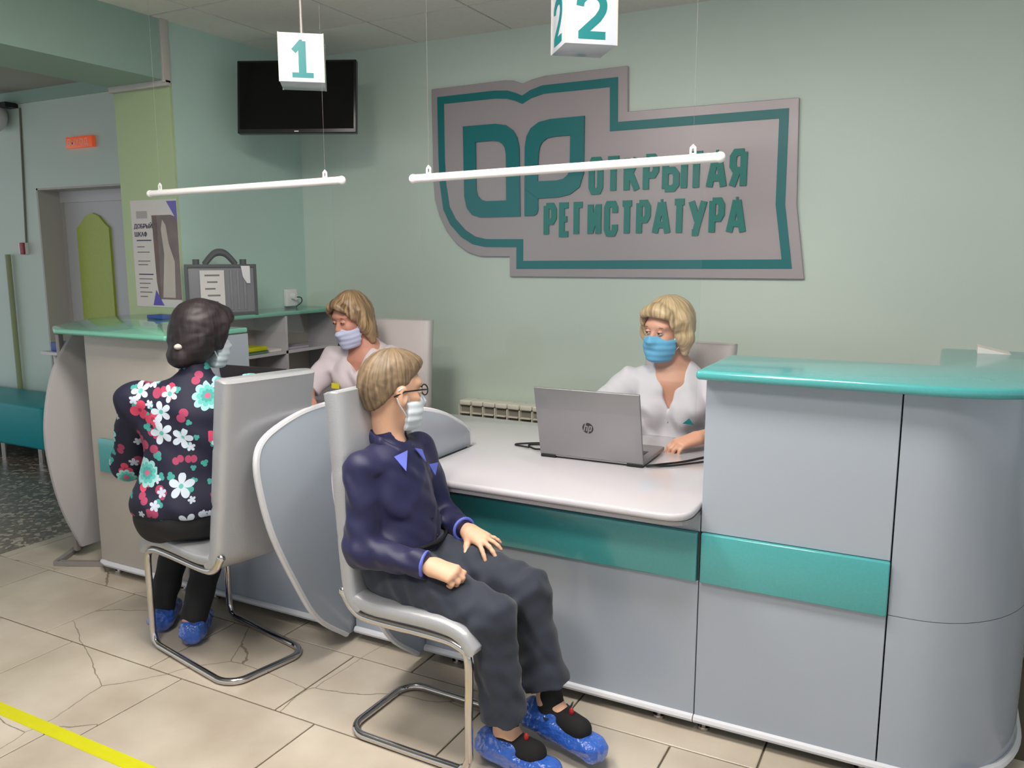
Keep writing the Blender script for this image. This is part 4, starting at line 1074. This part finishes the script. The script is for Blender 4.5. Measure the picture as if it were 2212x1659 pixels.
M_whitec = mat('white_cloth', (218, 214, 224), 0.75, bump=(260, 0.06))
M_pinkc = mat('pinkish_white_cloth', (222, 210, 218), 0.75, bump=(260, 0.06))
M_maskw = mat('mask_white', (208, 218, 226), 0.8)
M_maskb = mat('mask_blue', (104, 178, 222), 0.8)
M_maskl = mat('mask_lilac', (196, 200, 230), 0.8)
M_pants = mat('black_trousers', (20, 19, 23), 0.8, noise=(6, 0.2))
M_flor = floral_mat()
def cover_mat():
    m = mat('blue_polythene', (48, 96, 190), 0.22, noise=(18, 0.35), bump=(45, 0.9)); b = m.node_tree.nodes['Principled BSDF']
    b.inputs['Transmission Weight'].default_value = 0.15
    return m
M_cover = cover_mat()
def shoe_cover(parent, heel, toe, ank, nm='shoe_cover'):
    """crumpled polythene bag over a shoe"""
    heel = np.array(heel, float); toe = np.array(toe, float); d = unit(toe-heel); up = V3(0, 0, 1)
    S = Sdf(0.004)
    S.rc(heel+d*.02, toe-d*.035, .043, .046, .03, flat=(up, 0.85))
    S.rc(heel+d*.03+up*.02, heel+d*.10+up*.022, .046, .044, .03)
    S.ell(np.array(ank)+V3(.012, 0, .028), (.052, .036, .034), None, .012, op='s')
    S.keep(lambda X, Y, Z: (0.0015-Z)+0*X+0*Y, .004)
    return S.build(nm, M_cover, parent, disp=folds(.0032, 130, 5), relax=1)

# ================================================================== boy
B0 = (-1.45, 2.04, 0)
S1 = Sdf(0.0032)
hb = Head((-1.497, 2.045, 1.082), 64, -4, 0, 0.96)
nkb = (-1.512, 2.04, .925)
hb.add(S1, nkb, .046)
RSh, LSh = (-1.515, 1.905, .862), (-1.492, 2.175, .872)
REl, LEl = (-1.485, 1.862, .625), (-1.440, 2.225, .640)
RWr, LWr = (-1.268, 1.90, .604), (-1.290, 2.150, .630)
S1.rc(RSh, LSh, .034, .034, .03); S1.ell((-1.50, 2.04, .79), (.075, .125, .14), None, .04)
S1.rc((-1.48, 2.04, .76), (-1.455, 2.04, .56), .075, .085, .04, flat=(V3(0, 1, 0), 1.35))
S1.chain([RSh, REl, RWr], [.032, .030, .024], .015); S1.chain([LSh, LEl, LWr], [.032, .030, .024], .015)
HipR, HipL = (-1.45, 1.965, .545), (-1.45, 2.115, .545)
KnR, KnL = (-1.095, 1.950, .462), (-1.065, 2.120, .487)
AnR, AnL = (-1.058, 1.972, .105), (-.985, 2.118, .145)
S1.chain([HipR, KnR, AnR], [.075, .05, .034], .03); S1.chain([HipL, KnL, AnL], [.075, .05, .034], .03)
S1.rc(AnR, (-.96, 1.955, .045), .035, .03, .02); S1.rc(AnL, (-.87, 2.095, .06), .035, .03, .02)
hand(S1, RWr, (.93, .10, -.18), (.12, -.50, .86), -1, .84, [(.70, 1.10, .8), (.75, 1.15, .85), (.80, 1.15, .85), (.85, 1.15, .85)], .10, (.5, .7, -.6), .5)
hand(S1, LWr, (.90, -.22, -.16), (.16, -.34, .92), 1, .84, [(.22, .32, .25), (.16, .30, .28), (.18, .32, .3), (.24, .36, .3)], .34, (.80, .55, -.30), .05, k=.004)
boy = S1.build('person', M_skinb, base=B0)
tag(boy, 'seated child in navy shirt, glasses and white mask on silver chair', 'person')
# hair
H = Sdf(0.0035); M_ = hb.M
H.ell(hb.p(-.013, 0, .036), np.array([.1025, .0815, .101])*.96, M_, .01)
H.ell(hb.p(.03, 0, .085), np.array([.075, .07, .045])*.96, M_, .03)
H.ell(hb.p(-.050, 0, .005), np.array([.058, .064, .075])*.96, M_, .03)
H.ell(hb.p(-.040, 0, -.050), np.array([.037, .048, .05])*.96, M_, .03)
def kp(X, Y, Z, hd=hb):
    x, y, z = X-hd.c[0], Y-hd.c[1], Z-hd.c[2]; M = hd.M
    f = x*M[0, 0]+y*M[1, 0]+z*M[2, 0]; u = x*M[0, 2]+y*M[1, 2]+z*M[2, 2]
    line = np.where(f > 0.005, .012+(f-.005)*.85, np.where(f > -.02, .012-.0*(f), -.088+(f+.09)*1.42))
    return (line-u)*.6
H.keep(kp, .02)
H.build('hair', M_hairb, boy, disp=folds(.0008, 260, 3), relax=1, base=hb.c)
hb.eyes(boy, M_iris); hb.lids(boy, M_skinb, 20, -22); hb.mask(boy, M_maskw, drop=-.004)
# glasses
g = MB()
def hp(*a): return tuple(hb.p(*a)-np.array(B0))
for sg in (-1, 1):
    g.tube([hp(.104-.35*abs(sg*.034+.024*math.cos(t))*.25, sg*.034+.024*math.cos(t), .006+.017*math.sin(t)) for t in np.linspace(0, 2*math.pi, 24, endpoint=False)], .0022, 6, closed=True)
    g.tube([hp(.098, sg*.060, .010), hp(.07, sg*.076, .012), hp(.0, sg*.084, .008), hp(-.035, sg*.080, -.008)], .0026, 6)
g.tube([hp(.102, -.010, .010), hp(.105, 0, .013), hp(.102, .010, .010)], .002, 6)
g.build('glasses', M_black, boy, smooth=True)
# shirt
Q = Sdf(0.004)
Q.rc(RSh, LSh, .051, .051, .04); Q.ell((-1.498, 2.04, .79), (.092, .142, .15), None, .04)
Q.rc((-1.478, 2.04, .76), (-1.450, 2.04, .585), .092, .104, .04, flat=(V3(0, 1, 0), 1.34))
Q.chain([RSh, REl, tuple(np.array(REl)+(np.array(RWr)-np.array(REl))*1.0)], [.051, .050, .036], .022)
Q.chain([LSh, LEl, tuple(np.array(LEl)+(np.array(LWr)-np.array(LEl))*1.0)], [.051, .048, .036], .022)
Q.rc((-1.512, 2.04, .905), (-1.508, 2.04, .945), .056, .053, .015)                # collar stand
Q.half(np.array(RWr)+V3(-.012, 0, .003), np.array(RWr)-np.array(REl), .085); Q.half(np.array(LWr)+V3(-.012, .002, .003), np.array(LWr)-np.array(LEl), .085)
Q.half((-1.45, 2.04, .560), (0.05, 0, -1), .22)
Q.rc((-1.470, 2.052, .985), (-1.497, 2.046, .930), .050, .036, .006, op='s')
fold = folds(.0045, 84, 11, [(.5, .2, 1), (.9, -.3, .6), (.2, .6, 1)])
sh = Q.build('shirt', M_shirt, boy, disp=lambda X, Y, Z: fold(X, Y, Z)*np.clip((.905-Z)/.05, 0, 1))
# collar leaves, placket, cuffs and pocket badge
def leaf(name, pts, th, m, parent):
    P = [np.array(p, float) for p in pts]; n = unit(np.cross(P[1]-P[0], P[2]-P[0])); k = len(P)
    vs = [tuple(p-np.array(B0)) for p in P]+[tuple(p+n*th-np.array(B0)) for p in P]
    MB().add(vs, [tuple(range(k-1, -1, -1)), tuple(range(k, 2*k))]+[(i, (i+1) % k, k+(i+1) % k, k+i) for i in range(k)]).build(name, m, parent)
cl = Sdf(0.003)
for sg, c0 in ((-1, None), (1, None)):
    cl.chain([(-1.562, 2.04, .950), (-1.545, 2.04+sg*.048, .944), (-1.498, 2.04+sg*.060, .925), (-1.448, 2.04+sg*.036, .898)], [.011, .011, .012, .011], .008, flat=(V3(0, 0, 1), 1.9))
cl.build('collar', M_shirt, sh)
for o_ in sh.children: o_.location = (0, 0, 0)
leaf('collar_lining', [(-1.428, 2.022, .905), (-1.445, 1.975, .893), (-1.408, 1.985, .850)], .003, M_cuff, boy)
leaf('collar_lining', [(-1.425, 2.062, .905), (-1.432, 2.110, .890), (-1.404, 2.090, .858)], .003, M_cuff, boy)
leaf('shirt_badge', [(-1.404, 2.105, .845), (-1.398, 2.150, .842), (-1.396, 2.128, .805)], .004, M_cuff, boy)
for wr, el in ((RWr, REl), (LWr, LEl)):
    d_ = unit(np.array(wr)-np.array(el)); c_ = np.array(wr)+V3(-.012, 0, .003)-np.array(B0)
    u_ = unit(np.cross(d_, (0, 0, 1))); v_ = np.cross(d_, u_)
    MB().tube([tuple(c_-d_*.006+u_*.0355*math.cos(t)+v_*.0355*math.sin(t)) for t in np.linspace(0, 2*math.pi, 28, endpoint=False)], .0052, 8, closed=True).build('cuff', M_cuff, boy, smooth=True)
for z_, x_ in ((.80, -1.398), (.745, -1.388), (.69, -1.365), (.635, -1.346)):
    MB().sph((x_-B0[0], .02, z_), (.003, .005, .005), 10, 6).build('button', M_belt, boy)
# trousers
T = Sdf(0.004)
T.ell((-1.45, 2.04, .555), (.118, .148, .085), None, .04)
T.chain([HipR, KnR], [.092, .072], .03); T.chain([HipL, KnL], [.092, .072], .03)
T.chain([KnR, (-1.078, 1.96, .30), (-1.060, 1.968, .13)], [.068, .060, .072], .03); T.chain([KnL, (-1.025, 2.118, .33), (-.984, 2.117, .17)], [.068, .060, .072], .03)
T.half((-1.064, 1.966, .150), (.10, .03, -1), .10); T.half((-.996, 2.117, .200), (.30, 0, -.95), .10)
T.half((-1.45, 2.04, .625), (0, 0, 1), .25)
T.build('trousers', M_trou, boy, disp=folds(.0048, 70, 21, [(1, .3, .3), (.7, .2, -1), (.2, 1, .5)]))
MB().tube([(.108*math.cos(t)+.0, .146*math.sin(t), .612+.004*math.cos(t)) for t in np.linspace(0, 2*math.pi, 40, endpoint=False)], .014, 8, closed=True, flat=.5).build('belt', M_belt, boy, smooth=True)
for an, knn, toe in ((AnR, KnR, (-.90, 1.945, .045)), (AnL, KnL, (-.812, 2.080, .058))):
    S_ = Sdf(0.0035); an = np.array(an); S_.rc(an+V3(0, 0, .015 if an[1] < 2.05 else .06), an+V3(.005, 0, -.03), .038, .041, .01); S_.rc(an+V3(.005, 0, -.035), an*.35+np.array(toe)*.65+V3(0, 0, .010), .041, .036, .02)
    S_.build('sock', M_sock, boy)
    S_ = Sdf(0.0035); mid = an*.52+np.array(toe)*.48; S_.rc(an+V3(-.02, 0, -.05), np.array(toe)-V3(.03, 0, .004), .036, .034, .02); S_.build('shoe', M_shoe, boy)
    b_ = mid+V3(.0, -.004, .042)-np.array(B0)
    MB().sph(tuple(b_), (.008, .007, .013), 10, 8).build('red_bow', M_red, boy, smooth=True)
    shoe_cover(boy, an+V3(-.075, .004, -.058), np.array(toe)+V3(.02, -.004, -.008), an)

# ================================================================== woman in floral blouse
F0 = (-2.43, 2.05, 0)
S2 = Sdf(0.005)
hf = Head((-2.438, 2.165, 1.200), 82, -8, 4, 0.95)
nkf = (-2.440, 2.115, 1.06)
fA_ = V3(.8, .6, 0); fD_ = V3(-.6, .8, 0)
fL, fR = (-2.605, 1.985, .962), (-2.275, 2.225, .985)
fLe, fRe = (-2.750, 2.045, .700), (-2.22, 2.36, .805)
fLw, fRw = (-2.64, 2.31, .795), (-2.40, 2.47, .795)
S2.rc(fL, fR, .055, .055, .03); S2.rc((-2.445, 2.095, .93), (-2.43, 2.045, .58), .095, .11, .05, flat=(fA_, 1.30))
S2.chain([fL, fLe, fLw], [.05, .042, .028], .02); S2.chain([fR, fRe, fRw], [.05, .042, .028], .02)
fHl, fHr = (-2.50, 1.985, .54), (-2.365, 2.095, .54); fKl, fKr = (-2.715, 2.255, .47), (-2.555, 2.295, .47); fAl, fAr = (-2.715, 2.115, .10), (-2.510, 2.095, .10)
S2.chain([fHl, fKl, fAl], [.075, .05, .038], .03); S2.chain([fHr, fKr, fAr], [.075, .05, .038], .03)
S2.rc(fAl, (-2.79, 2.215, .045), .04, .035, .02); S2.rc(fAr, (-2.585, 2.195, .045), .04, .035, .02)
hand(S2, fLw, (.35, .9, -.05), (0, 0, 1), 1, .95, [.3]*4, .08); hand(S2, fRw, (-.2, 1, -.02), (0, 0, 1), -1, .95, [.3]*4, .08)
fw_ = S2.build('person', M_skinF, base=F0); tag(fw_, 'dark haired woman in navy floral blouse seen from behind', 'person')
H = Sdf(0.004); M_ = hf.M
H.ell(hf.p(-.022, 0, .036), np.array([.118, .104, .110])*.95, M_, .01)
H.ell(hf.p(-.055, 0, -.030), np.array([.080, .098, .092])*.95, M_, .03)
H.ell(hf.p(-.098, -.004, -.082), np.array([.046, .060, .050])*.95, M_, .008)
H.ell(hf.p(.045, 0, .085), np.array([.062, .075, .045])*.93, M_, .03)
for sg in (-1, 1): H.rc(hf.p(.030, sg*.078, .06), hf.p(.020, sg*.080, -.03), .024, .014, .02)
def kp2(X, Y, Z, hd=hf):
    x, y, z = X-hd.c[0], Y-hd.c[1], Z-hd.c[2]; M = hd.M
    f = x*M[0, 0]+y*M[1, 0]+z*M[2, 0]; u = x*M[0, 2]+y*M[1, 2]+z*M[2, 2]
    return np.where(f > .045, (.05-u)*.6, (f-.055)*.7)
H.keep(kp2, .02)
hr = H.build('hair', M_hairF, fw_, disp=folds(.0012, 150, 8), relax=2, base=hf.c)
c_ = hf.p(-.126, -.035, -.045)
MB().sph((0, 0, 0), (.014, .020, .011), 12, 8).build('hair_clip', M_photol, fw_, smooth=True).location = tuple(c_-np.array(F0))
hf.mask(fw_, M_maskw)
Q = Sdf(0.0045)
Mf_ = np.stack([fA_, fD_, V3(0, 0, 1)], 1)
Q.rc(fL, fR, .070, .068, .05); Q.ell((-2.440, 2.085, .90), (.180, .115, .16), Mf_, .05)
Q.rc((-2.440, 2.085, .88), (-2.432, 2.045, .60), .115, .140, .05, flat=(fA_, 1.30))
Q.ell((-2.432, 2.035, .60), (.190, .160, .11), Mf_, .05)
Q.rc((-2.440, 2.105, 1.02), (-2.440, 2.115, 1.062), .068, .058, .03)
Q.chain([fL, fLe, fLw], [.068, .064, .050], .03); Q.chain([fR, fRe, fRw], [.066, .060, .046], .03)
Q.half((-2.435, 2.04, .578), (0, 0.05, -1), .30); Q.half(np.array(fLw)+V3(0, -.02, 0), np.array(fLw)-np.array(fLe), .08); Q.half(np.array(fRw)+V3(0, -.02, 0), np.array(fRw)-np.array(fRe), .08)
Q.build('blouse', M_flor, fw_, disp=folds(.0050, 40, 31, [(1, .3, .4), (.4, .2, 1)]), base=F0)
T = Sdf(0.005)
T.ell((-2.432, 2.035, .555), (.185, .160, .095), Mf_, .04)
T.chain([fHl, fKl, (-2.715, 2.12, .105)], [.10, .066, .050], .03); T.chain([fHr, fKr, (-2.510, 2.10, .105)], [.10, .066, .050], .03)
T.build('trousers', M_pants, fw_, disp=folds(.004, 40, 5))
for an in (fAl, fAr):
    an = np.array(an); d_ = fD_
    shoe_cover(fw_, an-d_*.050+V3(0, 0, -.056), an+d_*.165+V3(0, 0, -.060), an+d_*.012)
    S_ = Sdf(.004); S_.rc(an-d_*.025+V3(0, 0, -.03), an+V3(0, .0, -.02), .034, .036, .02); S_.build('shoe', mat('dark_red_shoe', (92, 30, 52), .5), fw_)

# ================================================================== receptionists
def receptionist(base, head, neck, Ls, Rs, Le, Re, Lw, Rw, hands, skinm, cloth, label, vdir, chest):
    S_ = Sdf(0.0042); head.add(S_, neck, .050)
    c = np.array(chest, float); Ls, Rs = np.array(Ls), np.array(Rs); ax = unit(Ls-Rs); fd = np.cross(ax, (0, 0, 1)); fd = unit(fd) if np.dot(fd, (0, -1, 0)) > 0 else -unit(fd)
    S_.rc(Ls, Rs, .047, .047, .04); S_.rc(c+V3(0, 0, .08), c-V3(0, 0, .28), .095, .115, .04, flat=(ax, 1.35))
    S_.rc(np.array(neck)-V3(0, 0, .02), c+V3(0, 0, .10)+fd*.018, .058, .088, .05, flat=(ax, 1.25))
    S_.chain([Ls, Le, Lw], [.046, .038, .027], .02); S_.chain([Rs, Re, Rw], [.046, .038, .027], .02)
    hipc = c-V3(0, 0, .28)
    for sg in (-1, 1):
        h_ = hipc+ax*sg*.09; k_ = h_+fd*.36+V3(0, 0, -.01); k_[2] = .50; S_.chain([h_, k_, (k_[0], k_[1], .10)], [.085, .06, .045], .03)
        S_.rc((k_[0], k_[1], .08), k_*V3(1, 1, 0)+fd*.14+V3(0, 0, .04), .042, .035, .02)
    hands(S_)
    o = S_.build('person', skinm, base=base); tag(o, label, 'person')
    Q = Sdf(0.0042)
    Q.rc(Ls, Rs, .062, .062, .045); Q.rc(c+V3(0, 0, .07), c-V3(0, 0, .28), .115, .135, .05, flat=(ax, 1.36))
    for sg in (-1, 1): Q.ell(c+ax*sg*.075+fd*.085+V3(0, 0, -.01), (.075, .075, .08), None, .05)
    Q.rc(np.array(neck)-V3(0, 0, .035), c+V3(0, 0, .10), .070, .10, .04, flat=(ax, 1.25))
    for s0, e0 in ((Ls, np.array(Le)), (Rs, np.array(Re))):
        Q.rc(s0, s0+(e0-s0)*1.02, .064, .062, .03); Q.half(s0+(e0-s0)*.92, e0-s0, .09)
    # V neckline
    nk = np.array(neck, float); vb = c+fd*.155+V3(0, 0, vdir)
    ztop, zbot = nk[2]-.015, vb[2]+.04
    def wedge(X, Y, Z):
        x, y = X-c[0], Y-c[1]; aa = np.abs(x*ax[0]+y*ax[1]); ff = x*fd[0]+y*fd[1]
        w_ = np.clip((Z-zbot)/(ztop-zbot), 0, 1)*.064+.002
        return np.maximum(np.maximum((aa-w_)*.9, (zbot-Z)*.6), .02-ff+0*Z)
    Q._add(wedge, (c[0]-.25, c[1]-.3, zbot-.02), (c[0]+.25, c[1]+.1, ztop+.1), 's', .010)
    Q.rc(nk+V3(0, 0, -.005), nk+V3(0, 0, .12), .064, .064, .006, op='s')
    tn = Q.build('tunic', cloth, o, disp=folds(.006, 55, 17, [(1, .3, .5), (.3, .2, 1)]))
    return o, c, ax, fd
# ---- A: lilac mask, looking down to the left
hA = Head((-2.690, 3.335, 1.178), -100, -16, 3, 0.98)
A0 = (-2.66, 3.40, 0)
def handsA(S_):
    hand(S_, (-2.30, 3.07, .785), (-.35, -1, -.1), (.1, 0, 1), 1, .95, [.35]*4, .08); hand(S_, (-2.70, 3.02, .785), (.45, -.9, -.1), (0, 0, 1), -1, .95, [.5]*4, .08)
pA, cA, axA, fdA = receptionist(A0, hA, (-2.665, 3.405, 1.05), (-2.495, 3.43, .955), (-2.845, 3.385, .950), (-2.36, 3.32, .80), (-2.90, 3.22, .80), (-2.30, 3.07, .785), (-2.70, 3.02, .785), handsA, M_skinA, M_pinkc, 'receptionist with dark blonde bob and lilac mask in white tunic', -.03, (-2.665, 3.43, .87))
hA.eyes(pA, M_iris); hA.lids(pA, M_skinA, -14, -26); hA.mask(pA, M_maskl, drop=-.022)
H = Sdf(0.0042); M_ = hA.M
H.ell(hA.p(-.018, 0, .038), np.array([.110, .092, .106])*.98, M_, .01)
for sg in (-1, 1):
    H.chain([hA.p(.005, sg*.085, .04), hA.p(-.012, sg*.090, -.05), hA.p(-.030, sg*.088, -.13)], [.036, .032, .020], .03)
    H.chain([hA.p(.070, sg*-.004, .104), hA.p(.082, sg*.026, .088), hA.p(.076, sg*.052, .062), hA.p(.050, sg*.076, .020)], [.016, .017, .016, .013], .025)
H.chain([hA.p(-.06, 0, 0), hA.p(-.075, 0, -.12)], [.075, .055], .03, flat=(M_[:, 1], 1.15))
def kpA(X, Y, Z, hd=hA):
    x, y, z = X-hd.c[0], Y-hd.c[1], Z-hd.c[2]; M = hd.M
    f = x*M[0, 0]+y*M[1, 0]+z*M[2, 0]; l = np.abs(x*M[0, 1]+y*M[1, 1]+z*M[2, 1]); u = x*M[0, 2]+y*M[1, 2]+z*M[2, 2]
    face = np.maximum(np.maximum(.030-f, u-(.072-.5*np.clip(l-.02, 0, 1))), l-.064)      # negative inside the face window
    return -face
H.keep(kpA, .016)
H.build('hair', M_hairA, pA, disp=folds(.0010, 150, 4), relax=3, base=hA.c)
MB().box((-.024, -.002, -.014), (.024, .002, .014)).build('name_badge', mat('badge_yellow', (230, 224, 60), .5), pA).location = tuple(cA+fdA*.165-axA*.095+V3(0, 0, -.035)-np.array(A0))
for sg in (-1, 1): MB().sph((0, 0, 0), .005, 10, 8).build('earring', M_white, pA, smooth=True).location = tuple(hA.p(.004, sg*.082, -.042)-np.array(A0))
# ---- B: blue mask, looking at the boy
hB = Head((-1.040, 3.375, 1.178), -108, -3, -3, 1.0)
B1 = (-1.01, 3.42, 0)
def handsB(S_):
    hand(S_, (-.805, 3.07, .800), (-.70, -.75, -.22), (.2, 0, 1), 1, .98, [(.5, .6, .4)]*4, .06); hand(S_, (-1.20, 3.06, .80), (.3, -.9, -.1), (0, 0, 1), -1, .95, [.4]*4, .06)
pB, cB, axB, fdB = receptionist(B1, hB, (-1.020, 3.43, 1.045), (-.835, 3.46, .945), (-1.205, 3.395, .945), (-.70, 3.30, .80), (-1.335, 3.27, .80), (-.805, 3.07, .800), (-1.20, 3.06, .80), handsB, M_skinB, M_whitec, 'receptionist with short blonde hair and blue mask in white tunic', -.045, (-1.020, 3.44, .86))
hB.eyes(pB, M_iris); hB.lids(pB, M_skinB, 12, -18); hB.mask(pB, M_maskb, mloop=M_white)
H = Sdf(0.0042); M_ = hB.M
H.ell(hB.p(-.020, 0, .040), np.array([.115, .098, .108]), M_, .01)
H.ell(hB.p(-.035, 0, .060), np.array([.095, .100, .085]), M_, .03)
for sg in (-1, 1):
    H.chain([hB.p(.005, sg*.088, .05), hB.p(-.010, sg*.094, -.02), hB.p(-.022, sg*.086, -.080)], [.036, .032, .018], .03)
    H.chain([hB.p(.078, 0, .098), hB.p(.082, sg*.022, .090), hB.p(.073, sg*.050, .076), hB.p(.052, sg*.076, .040)], [.021, .021, .019, .015], .03)
H.chain([hB.p(-.07, 0, 0), hB.p(-.080, 0, -.09)], [.072, .045], .03, flat=(M_[:, 1], 1.2))
def kpB(X, Y, Z, hd=hB):
    x, y, z = X-hd.c[0], Y-hd.c[1], Z-hd.c[2]; M = hd.M
    f = x*M[0, 0]+y*M[1, 0]+z*M[2, 0]; l = np.abs(x*M[0, 1]+y*M[1, 1]+z*M[2, 1]); u = x*M[0, 2]+y*M[1, 2]+z*M[2, 2]
    face = np.maximum(np.maximum(.028-f, u-(.066-.2*np.clip(l-.03, 0, 1))), l-.067)
    return -face
H.keep(kpB, .016)
H.build('hair', M_hairB, pB, disp=folds(.0010, 150, 9), relax=3, base=hB.c)
MB().prism([(-.022, -.010), (.024, -.012), (.004, .014)], -.002, .002, 'y').build('pocket_badge', M_signt, pB).location = tuple(cB+fdB*.168+axB*.085+V3(0, 0, -.045)-np.array(B1))
for z_ in (-.055, -.12): MB().sph((0, 0, 0), .0045, 10, 8).build('snap_button', M_chrome, pB, smooth=True).location = tuple(cB+fdB*.158+V3(0, 0, z_)-np.array(B1))
